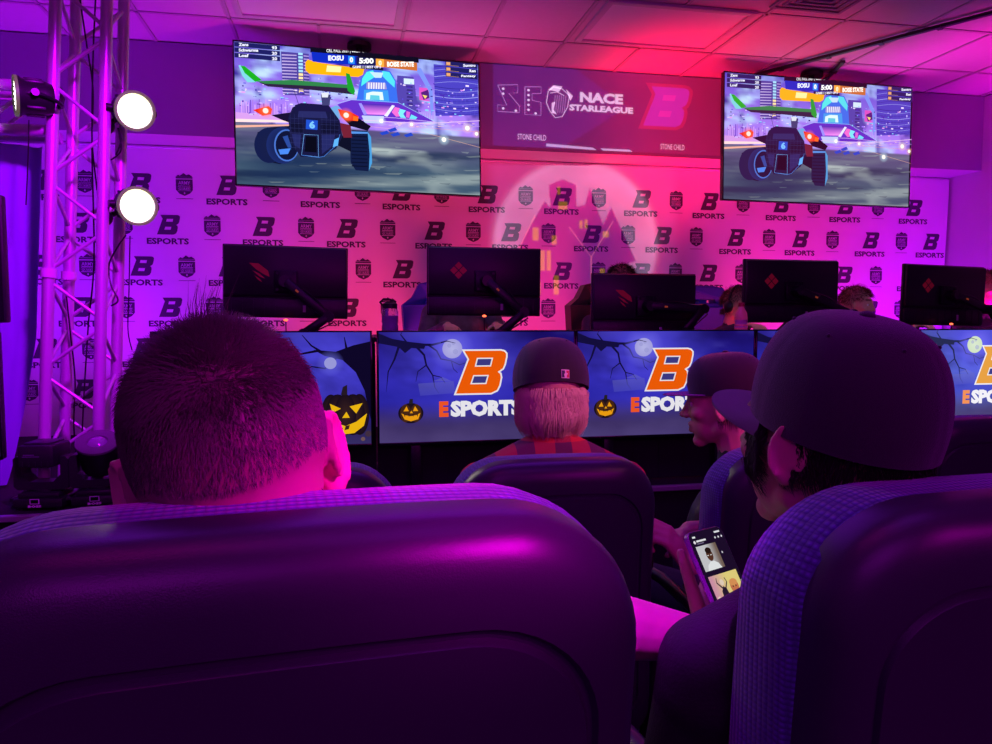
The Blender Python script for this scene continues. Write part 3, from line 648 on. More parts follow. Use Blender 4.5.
# coordinates: photograph pixels relative to (485, 165)
HOUSE = [(30, 185), (38, 120), (28, 92), (40, 70), (54, 46), (60, 36), (66, 44), (64, 20), (78, 14), (92, 20), (92, 42), (100, 40), (105, 22), (110, 38), (118, 60), (126, 42), (134, 60), (150, 96), (140, 100), (142, 185)]
WIN = [(72, 21, 76, 30), (73, 36, 83, 45), (94, 55, 98, 64), (99, 54, 103, 64), (66, 70, 72, 80), (47, 62, 54, 76), (52, 85, 60, 106), (61, 85, 66, 106), (117, 66, 124, 73), (114, 103, 120, 112), (44, 115, 49, 128), (51, 116, 56, 130), (68, 110, 74, 130)]
PW, PH = 195, 185
c = Canvas(PW, PH, PW/760*6.1, PH/760*6.1, 5e-5)
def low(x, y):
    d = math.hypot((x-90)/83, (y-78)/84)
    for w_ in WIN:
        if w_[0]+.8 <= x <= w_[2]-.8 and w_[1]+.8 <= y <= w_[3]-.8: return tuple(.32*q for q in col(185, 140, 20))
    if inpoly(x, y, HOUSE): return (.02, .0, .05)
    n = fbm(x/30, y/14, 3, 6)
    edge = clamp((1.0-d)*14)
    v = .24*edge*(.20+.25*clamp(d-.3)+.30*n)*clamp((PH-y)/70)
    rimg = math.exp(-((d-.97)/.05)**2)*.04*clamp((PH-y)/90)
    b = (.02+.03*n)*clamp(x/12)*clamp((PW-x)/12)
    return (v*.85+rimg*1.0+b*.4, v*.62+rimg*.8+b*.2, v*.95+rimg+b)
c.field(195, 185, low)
for pts in ([(84, 62), (106, 92), (128, 56)], [(50, 50), (30, 92)], [(106, 92), (106, 130)]): c.line(pts, 1.3, col(120, 60, 60))
for w_ in WIN: c.line([((w_[0]+w_[2])/2, w_[1]), ((w_[0]+w_[2])/2, w_[3])], .8, (.0, .0, .0, .0))
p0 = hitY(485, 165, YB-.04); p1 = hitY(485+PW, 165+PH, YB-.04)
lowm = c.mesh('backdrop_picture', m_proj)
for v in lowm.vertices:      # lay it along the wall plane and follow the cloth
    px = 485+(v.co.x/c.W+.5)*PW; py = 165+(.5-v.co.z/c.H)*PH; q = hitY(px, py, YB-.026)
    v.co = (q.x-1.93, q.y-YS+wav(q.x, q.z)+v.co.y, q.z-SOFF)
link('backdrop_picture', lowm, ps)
# ================================================================== DESKS, MONITORS
m_desk = mat('desk_top', (.02, .018, .022), .4, bump=.1)
m_red = mat('red_mark', (.35, .01, .03), .5, emit=(.5, .01, .04), estr=.10)
m_orange = mat('orange_mark', (.7, .16, .03), .5, emit=(.8, .2, .03), estr=.12)
m_redled = mat('red_led', (.8, .05, .02), .4, emit=(1, .12, .05), estr=3.0)
def desk(x, lab):
    t = thing('gaming_desk', lab, 'desk', (x, 3.93, STG), group='gaming desks in a row on the stage')
    b = MB(); b.box((0, 0, .725), (.95, .62, .03), bev=.006); b.build('desk_top', m_desk, t)
    for s in (-1, 1):
        b = MB(); b.box((s*.43, 0, .355), (.05, .06, .71), bev=.006); b.box((s*.43, 0, .02), (.06, .56, .04), bev=.01); b.build('leg', m_blackmt, t)
    b = MB(); b.box((0, -.295, .36), (.95, .015, .70)); 
    for k in range(7): b.box((-.42+.14*k, -.304, .36), (.012, .006, .69))
    b.build('modesty_panel', m_black, t)
    b = MB()
    for k in range(2): b.box((-.2+.4*k, -.314, .45), (.05, .02, .4), bev=.003)
    b.box((0, -.3275, .50), (.6, .013, .2), bev=.003); b.build('display_bracket', m_blackmt, t)
for i in range(5): desk(-.81+.4785+.957*i, ['black gaming desk behind the pumpkin display, leftmost of the row', 'black gaming desk under the second monitor from the left', 'black gaming desk under the low middle monitor', 'black gaming desk behind the large foreground cap', 'black gaming desk under the monitor at the right edge'][i])
def diamond(m, mb_, cx, cz, r, y):
    mb_.add([(cx, y, cz+r), (cx+r, y, cz), (cx, y, cz-r), (cx-r, y, cz)], [(0, 1, 2, 3)])
def gaming_monitor(x, z, lab, claw, rotz=0.0, roll=0.0, slope=0.0, elbow=(.17, -.16), base=(.06, -.30)):
    t = thing('gaming_monitor', lab, 'monitor', (x, 3.95, z), (R(slope), R(roll), R(rotz)), 'gaming monitors turned away from the camera')
    W, H = .605, .358
    b = MB(); b.box((0, .012, 0), (W, .02, H), bev=.005); b.box((0, -.006, .05), (W-.012, .022, H-.112), bev=.008); b.box((0, -.003, -.128), (W-.012, .018, .09), bev=.006)
    for k in range(11): b.box((-.26+.052*k, -.0125, -.128), (.002, .002, .085))
    b.build('casing', m_blackpl, t)
    b = MB(); b.box((0, .0235, 0), (W-.02, .003, H-.03)); b.build('screen', mat('lit_screen', (.02, .02, .03), .2, emit=(.75, .62, 1.0), estr=.4), t)
    b = MB(); y = -.0185
    if claw:
        for pts in ([(-.175, .088), (-.13, .086), (-.085, .052), (-.078, .022), (-.105, .034), (-.14, .056)], [(-.160, .052), (-.125, .036), (-.098, .012), (-.125, .022)], [(-.150, .028), (-.125, .012), (-.112, -.006), (-.132, .006)]): b.add([(x_, y, z_) for x_, z_ in pts], [tuple(range(len(pts)))])
    else:
        cx, cz, r = -.14, .055, .047
        for dx, dz in ((0, .024), (.024, 0), (0, -.024), (-.024, 0)): diamond(None, b, cx+dx, cz+dz, .0205, y)
    b.build('emblem', m_red, t, smooth=False)
    b = MB(); b.box((.09, -.0185, -.132), (.014, .002, .034)); b.build('sticker', mat('sticker', (.55, .5, .55), .6), t)
    # arm: plate, upper link, lower link, clamp
    a = thing_part = bpy.data.objects.new('monitor_arm', None); COL.objects.link(a); a.parent = t
    b = MB(); b.box((0, -.028, .0), (.11, .02, .11), bev=.004)
    for sx in (-1, 1):
        for sz in (-1, 1): b.cyl((sx*.04, -.037, sz*.04), (sx*.04, -.042, sz*.04), .007, n=10)
    b.cyl((0, -.03, 0), (0, -.075, 0), .03, n=16); b.build('mount_plate', m_blackmt, a)
    ex, ez = elbow; bxx, bz = base
    d = Vector((ex, 0, ez)); 
    def linkbar(p, q, w, nm, m):
        p = Vector(p); q = Vector(q); dd = q-p; M = Matrix.Translation((p+q)/2) @ Matrix.Rotation(math.atan2(-dd.z, dd.x), 4, 'Y')
        b = MB(); b.box((0, 0, 0), (dd.length, .036, w), M=M, bev=.012); b.cyl(p+Vector((0, -.022, 0)), p+Vector((0, .022, 0)), w*.62, n=16); b.cyl(q+Vector((0, -.022, 0)), q+Vector((0, .022, 0)), w*.62, n=16)
        o = b.build(nm, m, a); return M, dd.length
    M, ln = linkbar((0, -.075, 0), (ex, -.09, ez), .045, 'upper_link', m_blackpl)
    b = MB(); b.box((-ln*.22, -.02, .0), (.018, .004, .010), M=M, bev=.001); b.build('maker_badge', m_orange, a)
    b = MB(); b.tube([M @ Vector((-ln*.3, 0, .022)), M @ Vector((0, -.01, .03)), M @ Vector((ln*.4, 0, .018)), Vector((ex+.02, -.11, ez-.03)), Vector((bxx+.03, -.10, bz))], .004, n=6); b.build('arm_cable', m_blackpl, a)
    linkbar((ex, -.10, ez), (bxx, -.11, bz), .042, 'lower_link', m_blackmt)
    bot = STG+.741-z
    b = MB(); b.cyl((bxx, -.11, bot), (bxx, -.11, max(bz, bot+.03)), .022, n=16); b.box((bxx, -.11, bot+.012), (.09, .09, .022), bev=.005); b.build('desk_clamp', m_blackmt, a)
    return t
gaming_monitor(-.28, 1.530, 'black gaming monitor seen from behind with red claw emblem, leftmost on the desks', True, 0, 1.2, elbow=(.21, -.17), base=(.09, -.255))
gaming_monitor(.728, 1.541, 'black gaming monitor with red diamond emblem and arm bent to its right, second from left', False, -1, .5, elbow=(.19, -.16), base=(.06, -.27))
gaming_monitor(1.62, 1.415, 'low black gaming monitor with level side arm, dark hair showing above its top edge', True, 0, 0, elbow=(.30, -.015), base=(.18, -.14))
gaming_monitor(2.51, 1.503, 'black gaming monitor just above the large foreground cap', False, 2, 0, elbow=(.33, -.13), base=(.36, -.235))
gaming_monitor(3.52, 1.485, 'black gaming monitor at the right edge with warm light on its back', False, 5, 1, elbow=(.24, -.08), base=(.36, -.22))
# small red power lights under the monitors
for (px, py) in [(286, 320), (484, 316), (950, 324)]:
    q = hitY(px, py, 3.86); b = MB(); b.box((0, 0, .011), (.11, .05, .022), bev=.004); o = b.build('control_puck', m_blackpl, loc=(q.x, q.y, STG+.741))
    tag(o, {286: 'small black puck with a red light below the leftmost monitor', 484: 'small black puck with a red light below the second monitor', 950: 'small black puck with an orange light below the right edge monitor'}[px], 'controller')
    b = MB(); b.cyl((0, -.01, .02), (0, -.01, q.z-STG-.745), .003, n=8); b.build('stalk', m_blackpl, o)
    b = MB(); b.ell((0, -.01, q.z-STG-.741), (.011, .008, .006), n=12, m=8); b.build('light', m_redled, o)

# ------------------------------------------------------------------ bottles
m_clear = bpy.data.materials.new('clear_plastic'); N, L = nt(m_clear); b_ = N['Principled BSDF']; b_.inputs['Transmission Weight'].default_value = .85; b_.inputs['Roughness'].default_value = .08; b_.inputs['Base Color'].default_value = (.75, .75, .85, 1); b_.inputs['IOR'].default_value = 1.2
q = hitY(390, 325, 3.72)
t = thing('water_bottle', 'clear water bottle with dark strap lid standing between the first two monitors', 'bottle', (q.x, 3.72, STG+.741))
b = MB(); b.lathe([(.036, 0), (.040, .006), (.040, .05), (.037, .06), (.040, .07), (.040, .12), (.034, .135)], 20); b.build('bottle_body', m_clear, t)
b = MB(); b.lathe([(.036, .135), (.036, .158), (.024, .164), (.020, .17)], 20); b.tube([(-.034, 0, .15), (-.046, 0, .165), (-.03, 0, .18), (.0, 0, .178), (.03, 0, .165)], .006, n=8); b.build('lid', m_blackpl, t)
b = MB(); b.lathe([(.033, .006), (.033, .10)], 16); b.build('water', mat('water_fill', (.30, .26, .42), .1), t)
q = hitY(741, 325, 3.70)
t = thing('soda_bottle', 'soda bottle with pink drink and red cap standing left of the fourth monitor', 'bottle', (q.x, 3.70, STG+.741))
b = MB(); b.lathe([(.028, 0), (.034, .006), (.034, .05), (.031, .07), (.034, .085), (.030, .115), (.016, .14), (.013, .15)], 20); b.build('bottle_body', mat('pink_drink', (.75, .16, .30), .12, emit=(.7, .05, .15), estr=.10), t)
b = MB(); b.lathe([(.016, .150), (.016, .168), (.014, .170)], 16); b.build('cap', mat('red_cap', (.5, .02, .05), .4), t)
b = MB(); b.lathe([(.0346, .04), (.0325, .062), (.0325, .068), (.0346, .08)], 20); b.build('wrapper', mat('pink_label', (.85, .5, .6), .5), t)

# ================================================================== TRUSS TOWER
m_truss = m_alu
def lacing(mb_, A, B, zs, r):      # zigzag between two chords given as functions of t
    for i in range(len(zs)-1):
        p = (A if i % 2 == 0 else B)(zs[i]); q = (B if i % 2 == 0 else A)(zs[i+1]); mb_.cyl(p, q, r, n=10)
YT = 3.73; SD = .24
def chord(pb, pt, Y):
    a = hitY(*pb, Y); b = hitY(*pt, Y); k = (b-a)/(b.z-a.z)
    return lambda z: a+k*(z-a.z)
FL = chord((44.5, 440), (55.5, 0), YT); FR = chord((98.5, 440), (107, 0), YT)
BL = lambda z: FL(z)+Vector((.005, SD, 0)); BR = lambda z: FR(z)+Vector((.005, SD, 0))
tt = thing('truss_tower', 'upright aluminium box truss tower with zigzag lacing, left of the stage', 'truss', FL(STG))
org = FL(STG)
def lb(mb_, name, m, parent):      # build in world coordinates under a thing that is only translated
    o = mb_.build(name, m, parent); o.matrix_parent_inverse = Matrix.Translation(-Vector(parent.location)); return o
for F in (FL, FR, BL, BR):
    mb = MB(); mb.cyl(F(STG+.012), F(3.12), .0255, n=20); lb(mb, 'chord', m_truss, tt)
zt = [2.74+.2125*k for k in (1, 0)]
z0 = hitY(57, 80, YT).z; stp = .2135
zs = [z0+stp*2-stp*k for k in range(0, 13) if STG+.03 < z0+stp*2-stp*k < 3.1]
first_left = True
for nm, A, B, sh in (('front', FL, FR, 0), ('rear', BR, BL, 0), ('left', BL, FL, 1), ('right', FR, BR, 1)):
    mb = MB()
    seq = zs if zs[0] == z0+2*stp else zs
    for i in range(len(zs)-1):
        a, b = zs[i], zs[i+1]; left = (round((z0-a)/stp) % 2 == 0) ^ bool(sh)
        P, Q = (A, B) if left else (B, A)
        mb.cyl(P(a-.022), Q(b+.022), .0085, n=10)
    lb(mb, 'lacing', m_truss, tt)
mb = MB(); c_ = (FL(STG)+BR(STG))/2; mb.box((c_.x, c_.y, STG+.006), (.42, .42, .012), bev=.003); lb(mb, 'base_plate', m_blackmt, tt)
# fittings half way up (white sleeve clamps)
mb = MB(); z_ = hitY(50, 273, YT).z; mb.cyl(FL(z_-.02), FL(z_+.02), .033, n=16); lb(mb, 'joint_sleeve', m_white, tt)
mb = MB(); mb.cyl(BL(z_-.02), BL(z_+.02), .033, n=16); lb(mb, 'joint_sleeve', m_white, tt)
# horizontal truss arm to the left
zu = hitY(25, 86, YT+.05).z; zl = hitY(25, 130, YT+.05).z; xr_ = FL(zu).x+.0
th = thing('truss_crossbar', 'horizontal aluminium truss running left from the tower above the purple curtain', 'truss', (-2.2, YT+.1, zl))
for z in (zu, zl):
    for y in (YT+.05, YT+.2):
        mb = MB(); mb.cyl((xr_-.04, y, z), (-3.15, y, z), .0255, n=18); lb(mb, 'chord', m_truss, th)
mb = MB(); mr = MB()
for k in range(8):
    x = xr_-.1-.23*k
    mb.cyl((x, YT+.05, zl if k % 2 else zu), (x-.23, YT+.05, zu if k % 2 else zl), .0085, n=10); mr.cyl((x, YT+.2, zl if k % 2 else zu), (x-.23, YT+.2, zu if k % 2 else zl), .0085, n=10)
lb(mb, 'lacing', m_truss, th); lb(mr, 'lacing', m_truss, th)
# cables on the tower
def cable(pts, lab, r=.004):
    P = [Vector(p) for p in pts]; Q = []
    for i in range(len(P)-1):
        p0 = P[max(i-1, 0)]; p1 = P[i]; p2 = P[i+1]; p3 = P[min(i+2, len(P)-1)]
        for k in range(8):
            t = k/8; Q.append(.5*((2*p1)+(p2-p0)*t+(2*p0-5*p1+4*p2-p3)*t*t+(3*p1-p0-3*p2+p3)*t**3))
    Q.append(P[-1]); mb = MB(); mb.tube(Q, r, n=6); return tag(mb.build('power_cable', m_blackpl), lab, 'cable')
YC = YT+.12
cable([hitY(78, -14, YC), hitY(86, 40, YC), hitY(93, 90, YC), hitY(92, 140, YC), hitY(97, 190, YC)], 'black cable running down inside the upper truss tower, nearer its left side')
cable([hitY(96, -10, YC+.02), hitY(93, 60, YC+.02), hitY(92, 150, YC+.02), hitY(94, 260, YC+.02), hitY(88, 330, YC+.02), hitY(82, 440, YC+.02), hitY(84, 490, YC+.02)], 'black cable running the whole height inside the truss tower')
cable([hitY(66, 292, YC+.05), hitY(70, 330, YC+.05), hitY(75, 380, YC+.05), hitY(74, 430, YC+.05), hitY(80, 490, YC+.05)], 'black cable hanging inside the lower part of the truss tower')

# ------------------------------------------------------------------ par lights
m_lamp = mat('lamp_face', (1, 1, .9), .4, emit=(1.0, .93, .45), estr=1.7)
m_lampe = mat('lamp_face_core', (1, 1, .95), .4, emit=(1.0, 1.0, .80), estr=3.2)
m_rim = mat('lamp_rim', (.10, .10, .055), .45, emit=(.30, .30, .08), estr=.25)
def par_light(c, d, r, lab, hook, up=(0, 0, 1)):
    c = Vector(c); d = Vector(d).normalized()
    q = d.to_track_quat('-Y', 'Z'); t = thing('par_light', lab, 'stage light', c, q.to_euler(), 'par lights clamped on the truss')
    L_ = Matrix.Rotation(R(90), 4, 'X')      # lathe axis z -> -y
    b = MB(); b.lathe([(r*.55, -.13), (r*.8, -.125), (r*.98, -.09), (r*1.0, -.01), (r*1.1, 0), (r*1.1, .018), (r*.97, .018), (r*.95, .002)], 32, M=L_); 
    for k in range(8): a = PI/4*k; b.box((r*.99*math.cos(a), .055, r*.99*math.sin(a)), (.012, .07, .012), bev=.003)
    b.build('housing', m_blackpl, t)
    b = MB(); n = 36; pr = [(r*.98, .019), (r*1.1, .0185), (r*1.12, .006)]
    vs = [(rr_*math.cos(2*PI*k/n), -y, rr_*math.sin(2*PI*k/n)) for rr_, y in pr for k in range(n)]; fs = [(i*n+k, i*n+(k+1) % n, (i+1)*n+(k+1) % n, (i+1)*n+k) for i in range(2) for k in range(n)]
    b.add(vs, fs); b.build('rim', m_rim, t)
    b = MB(); b.lathe([(r*.97, .004), (r*.9, .006), (r*.4, .009)], 36, M=L_); o = b.build('lens', m_lamp, t)
    b = MB()
    for ring, n_ in ((.22, 6), (.52, 12), (.80, 18)):
        for k in range(n_): a = 2*PI*k/n_; b.ell((r*ring*math.cos(a), -.008, r*ring*math.sin(a)), (r*.10, .006, r*.10), n=8, m=5)
    b.build('led_cluster', m_lampe, t)
    b = MB(); pts = [(-r*1.16, .05, 0)]+[(-r*1.16*math.cos(PI*k/8), .05+.11*math.sin(PI*k/8), -r*.35*math.sin(PI*k/8)) for k in range(1, 8)]+[(r*1.16, .05, 0)]
    b.tube(pts, .008, n=8); b.build('yoke', m_blackmt, t)
    for s in (-1, 1): b = MB(); b.cyl((s*r*1.05, .05, 0), (s*r*1.35, .05, 0), .016, n=12); b.build('tilt_knob', m_blackpl, t)
    hp = q.inverted() @ (Vector(hook)-c); st = Vector((0, .15, -r*.3))
    b = MB(); b.tube([st, (st+hp)/2+Vector((0, .02, 0)), hp], .012, n=8); b.ell(hp, (.036, .036, .036), n=12, m=8); b.build('clamp', m_blackmt, t)
    return t
YP = YT-.02
pa = hitY(134.5, 111, YP); pb = hitY(137, 206, YP); pc = hitY(19, 96, YT-.10)
tocam = lambda p: (Vector((0, 0, CAMZ))-p).normalized()
par_light(pa, tocam(pa)+Vector((.30, 0, -.02)), .078, 'glowing round par light on the right of the truss tower, the upper one', FR(pa.z-.06)+Vector((.0, .03, 0)))
par_light(pb, tocam(pb)+Vector((.30, 0, -.05)), .078, 'glowing round par light on the right of the truss tower, the lower one', FR(pb.z-.05)+Vector((.0, .03, 0)))
par_light(pc, Vector((-1, -.47, -.05)), .076, 'par light seen edge-on, pointing left under the horizontal truss', Vector((pc.x+.09, YT+.05, zu-.02)))
cable([hitY(116, 155, YT), hitY(121, 141, YT), hitY(118, 128, YT), hitY(121, 150, YT), hitY(111, 160, YT)], 'looped black lead behind the upper right par light')
cable([hitY(126, 235, YT), hitY(117, 248, YT), hitY(109, 265, YT+.1), hitY(111, 285, YT+.1), hitY(118, 300, YT+.1), hitY(111, 306, YT+.1)], 'black lead sagging below the lower right par light')
cable([hitY(130, 236, YT+.02), hitY(129, 290, YT+.1), hitY(128, 330, YT+.2), hitY(132, 350, YT+.3)], 'thin black lead dropping from the lower par light behind the buzz-cut head', .003)
cable([hitY(29, 120, YT), hitY(28, 160, YT), hitY(26, 205, YT)], 'thin black lead dangling from the edge-on par light', .003)

# ------------------------------------------------------------------ moving heads on the stage edge
m_mh = mat('moving_head_plastic', (.014, .013, .016), .42, bump=.1, bscale=300)
m_mhp = mat('moving_head_panel', (.12, .05, .16), .35)
def moving_head(px, Y, lab, flip, rz):
    q = hitY(px, 505, Y)
    t = thing('moving_head_light', lab, 'stage light', (q.x, Y, STG), (0, 0, rz), 'moving head lights on the stage edge')
    b = MB(); b.box((0, 0, .038), (.24, .20, .05), bev=.012); b.box((0, 0, .075), (.20, .17, .03), bev=.01)
    for sx in (-1, 1):
        for sy in (-1, 1): b.cyl((sx*.09, sy*.07, 0), (sx*.09, sy*.07, .015), .014, n=10)
    for sx in (-1, 1): b.tube([(sx*.115, -.05, .045), (sx*.145, -.05, .05), (sx*.145, .05, .05), (sx*.115, .05, .045)], .008, n=8)
    base = b.build('base', m_mh, t)
    b = MB(); b.box((-.01, -.1015, .05), (.045, .003, .026)); b.build('panel_icon', m_white, base)
    b = MB(); b.box((-.01, -.1025, .05), (.037, .003, .019)); b.build('panel_display', m_blackgl, base)
    v, f = text_geo('BOSS', .06, 1); b = MB(); b.add([(-.042+.064*a, -.102, .0185+.014*c) for a, c in v], f); b.build('lettering', m_white, base, smooth=False)
    # yoke
    b = MB(); b.cyl((0, 0, .088), (0, 0, .10), .06, n=24)
    prof = [(-.132, .115), (-.132, .255), (-.118, .268), (-.094, .268), (-.094, .175), (-.058, .138), (.058, .138), (.094, .175), (.094, .268), (.118, .268), (.132, .255), (.132, .115), (.115, .098), (-.115, .098)]
    vs, fs = tess([prof]); n = len(vs)
    b.add([(x, -.05, z) for x, z in vs]+[(x, .05, z) for x, z in vs], fs+[tuple(i+n for i in reversed(f_)) for f_ in fs]+[(i, (i+1) % n, n+(i+1) % n, n+i) for i in range(n)])
    b.build('yoke', m_mh, t, smooth=False)
    # head
    if not flip:
        b = MB(); b.box((0, 0, .275), (.176, .20, .115), bev=.018); b.box((0, .0, .335), (.13, .15, .012), bev=.004)
        for k in range(5): b.box((-.06+.03*k, -.101, .235), (.004, .004, .03))
        h = b.build('head', m_mh, t)
        v, f = text_geo('NIGHTSPOT', .03, 1); b = MB(); 
        b = MB(); b.box((-.02, -.1012, .275), (.08, .002, .004)); b.box((-.03, -.1012, .284), (.05, .002, .005)); b.build('lettering', m_mhp, h)
        b = MB(); b.cyl((0, .10, .275), (0, .125, .275), .06, n=24); b.build('lens', m_blackgl, h)
    else:
        M = Matrix.Translation((0, 0, .265)) @ Matrix.Rotation(R(28), 4, 'X')
        b = MB(); b.lathe([(.066, -.10), (.082, -.092), (.092, -.06), (.094, .02), (.10, .05), (.10, .062), (.062, .066)], 32, M=M); h = b.build('head', m_mh, t)
        b = MB(); b.lathe([(.062, .064), (.104, .064), (.104, .076), (.098, .08), (.050, .078), (.046, .068)], 32, M=M); b.build('front_ring', m_grey, h)
        b = MB(); b.lathe([(.047, .070), (.036, .083), (.016, .088)], 28, M=M); b.build('lens', mat('lens_purple', (.35, .22, .42), .06, coat=1.0), h)
    t.scale = (.86, .86, .86); return t
moving_head(47, 3.63, 'moving head stage light with boxy head, at the far left of the stage edge', False, R(-6))
moving_head(101, 3.64, 'moving head stage light with round lens tilted up, beside the buzz-cut head', True, R(6))

# ------------------------------------------------------------------ curtain
m_curt = mat('curtain_cloth', (.30, .22, .75), .7, sheen=.4, bump=.2, bscale=150)
YK = YT+.28; zt_ = zl-.02; mb = MB(); nx, nz = 110, 50
xl_ = -3.1
vs = []
for j in range(nz+1):
    z = STG+.02+(zt_-STG-.02)*j/nz; py = 0
    # right edge of the cloth slopes in toward the left as it falls
    f_ = (z-STG)/(zt_-STG)
    xe = lerp((hitY(4, 500, YK).x,), (hitY(40, 140, YK).x,), clamp(f_**.75))[0] if f_ < .999 else hitY(40, 140, YK).x
    if f_ > .45: xe = lerp((hitY(34, 340, YK).x,), (hitY(41, 140, YK).x,), (f_-.45)/.55)[0]
    else: xe = lerp((hitY(2, 505, YK).x,), (hitY(34, 340, YK).x,), (f_/.45)**.8)[0]
    for i in range(nx+1):
        u = i/nx; x = xl_+(xe-xl_)*u
        vs.append((x, YK+.035*math.sin(u*46+.8*math.sin(f_*2.2))+.016*math.sin(u*101+f_*3), z))
fs = [(j*(nx+1)+i, j*(nx+1)+i+1, (j+1)*(nx+1)+i+1, (j+1)*(nx+1)+i) for j in range(nz) for i in range(nx)]
mb.add(vs, fs); tag(mb.build('curtain', m_curt, angle=180), 'purple blue gathered curtain hanging below the horizontal truss at far left', 'curtain')
# ================================================================== AUDIENCE CHAIRS
m_shell = mat('chair_shell', (.034, .018, .052), .33, bump=.12, bscale=900, var=.05, spec=.5)
def fabric_mat(name, c0, c1, sc):
    m = bpy.data.materials.new(name); N, L = nt(m); b = N['Principled BSDF']; b.inputs['Roughness'].default_value = .85; b.inputs['Sheen Weight'].default_value = .25
    tc = N.new('ShaderNodeTexCoord'); v = N.new('ShaderNodeTexVoronoi'); v.inputs['Scale'].default_value = sc; v.inputs['Randomness'].default_value = .08
    mp = N.new('ShaderNodeMapping'); mp.inputs['Rotation'].default_value = (0, 0, 0); mp.inputs['Scale'].default_value = (1, .8, 1)
    L.new(tc.outputs['Object'], mp.inputs[0]); L.new(mp.outputs[0], v.inputs['Vector'])
    mx = N.new('ShaderNodeMix'); mx.data_type = 'RGBA'; mx.inputs[6].default_value = (*c1, 1); mx.inputs[7].default_value = (*c0, 1)
    mr = N.new('ShaderNodeMapRange'); mr.inputs[1].default_value = .12; mr.inputs[2].default_value = .55
    L.new(v.outputs['Distance'], mr.inputs[0]); L.new(mr.outputs[0], mx.inputs[0]); L.new(mx.outputs[2], b.inputs['Base Color'])
    bp = N.new('ShaderNodeBump'); bp.invert = True; bp.inputs['Strength'].default_value = .8; bp.inputs['Distance'].default_value = .003
    L.new(v.outputs['Distance'], bp.inputs['Height']); L.new(bp.outputs[0], b.inputs['Normal'])
    return m
m_seatfab = fabric_mat('chair_fabric', (.045, .026, .20), (.095, .06, .40), 165)
def rrect(w, h, rt, rb, n=10, cz=0.0, arch=0.0):
    """closed outline in x,z: rounded rectangle, corner radius rt at the top and rb at the bottom, gently arched top"""
    P = []
    for (sx, sz, r, a0) in ((1, 1, rt, 0), (-1, 1, rt, 90), (-1, -1, rb, 180), (1, -1, rb, 270)):
        cx, cz_ = sx*(w/2-r), sz*(h/2-r)
        for k in range(n+1):
            a = R(a0+90*k/n); P.append((cx+r*math.cos(a), cz_+r*math.sin(a)))
    Q = []
    for i, p in enumerate(P):      # subdivide the long straight runs
        q = P[(i+1) % len(P)]; Q.append(p); d = math.dist(p, q)
        if d > .06:
            m = int(d/.03)
            for k in range(1, m): Q.append((p[0]+(q[0]-p[0])*k/m, p[1]+(q[1]-p[1])*k/m))
    return [(x, z+cz+(arch*(1-(2*x/w)**2) if z > 0 else 0)) for x, z in Q]
def ring_shell(mb, w, h, cz, rt, rb, rings, arch, yfun=None, closed_back=True):
    base = rrect(w, h, rt, rb, cz=cz, arch=arch); n = len(base); hw, hh = w/2, h/2; vs = []; fs = []
    for ix, iz, y in rings:
        sx = (hw-ix)/hw; sz = (hh-iz)/hh
        for x, z in base: 
            X, Z = x*sx, cz+(z-cz)*sz; vs.append((X, y+(yfun(X, Z) if yfun else 0), Z))
    for i in range(len(rings)-1):
        for k in range(n): fs.append((i*n+k, i*n+(k+1) % n, (i+1)*n+(k+1) % n, (i+1)*n+k))
    o = (len(rings)-1)*n
    # close the last ring with shrinking rings to keep the panel smooth
    prev = o; ix, iz, y = rings[-1]
    for f in (.66, .33, .08):
        st = len(vs)
        for x, z in base:
            X, Z = x*(hw-ix)/hw*f, cz+(z-cz)*(hh-iz)/hh*f; vs.append((X, y+(yfun(X, Z) if yfun else 0), Z))
        for k in range(n): fs.append((prev+k, prev+(k+1) % n, st+(k+1) % n, st+k))
        prev = st
    fs.append(tuple(prev+k for k in range(n))); fs.append(tuple(range(n-1, -1, -1)))
    mb.add(vs, fs)
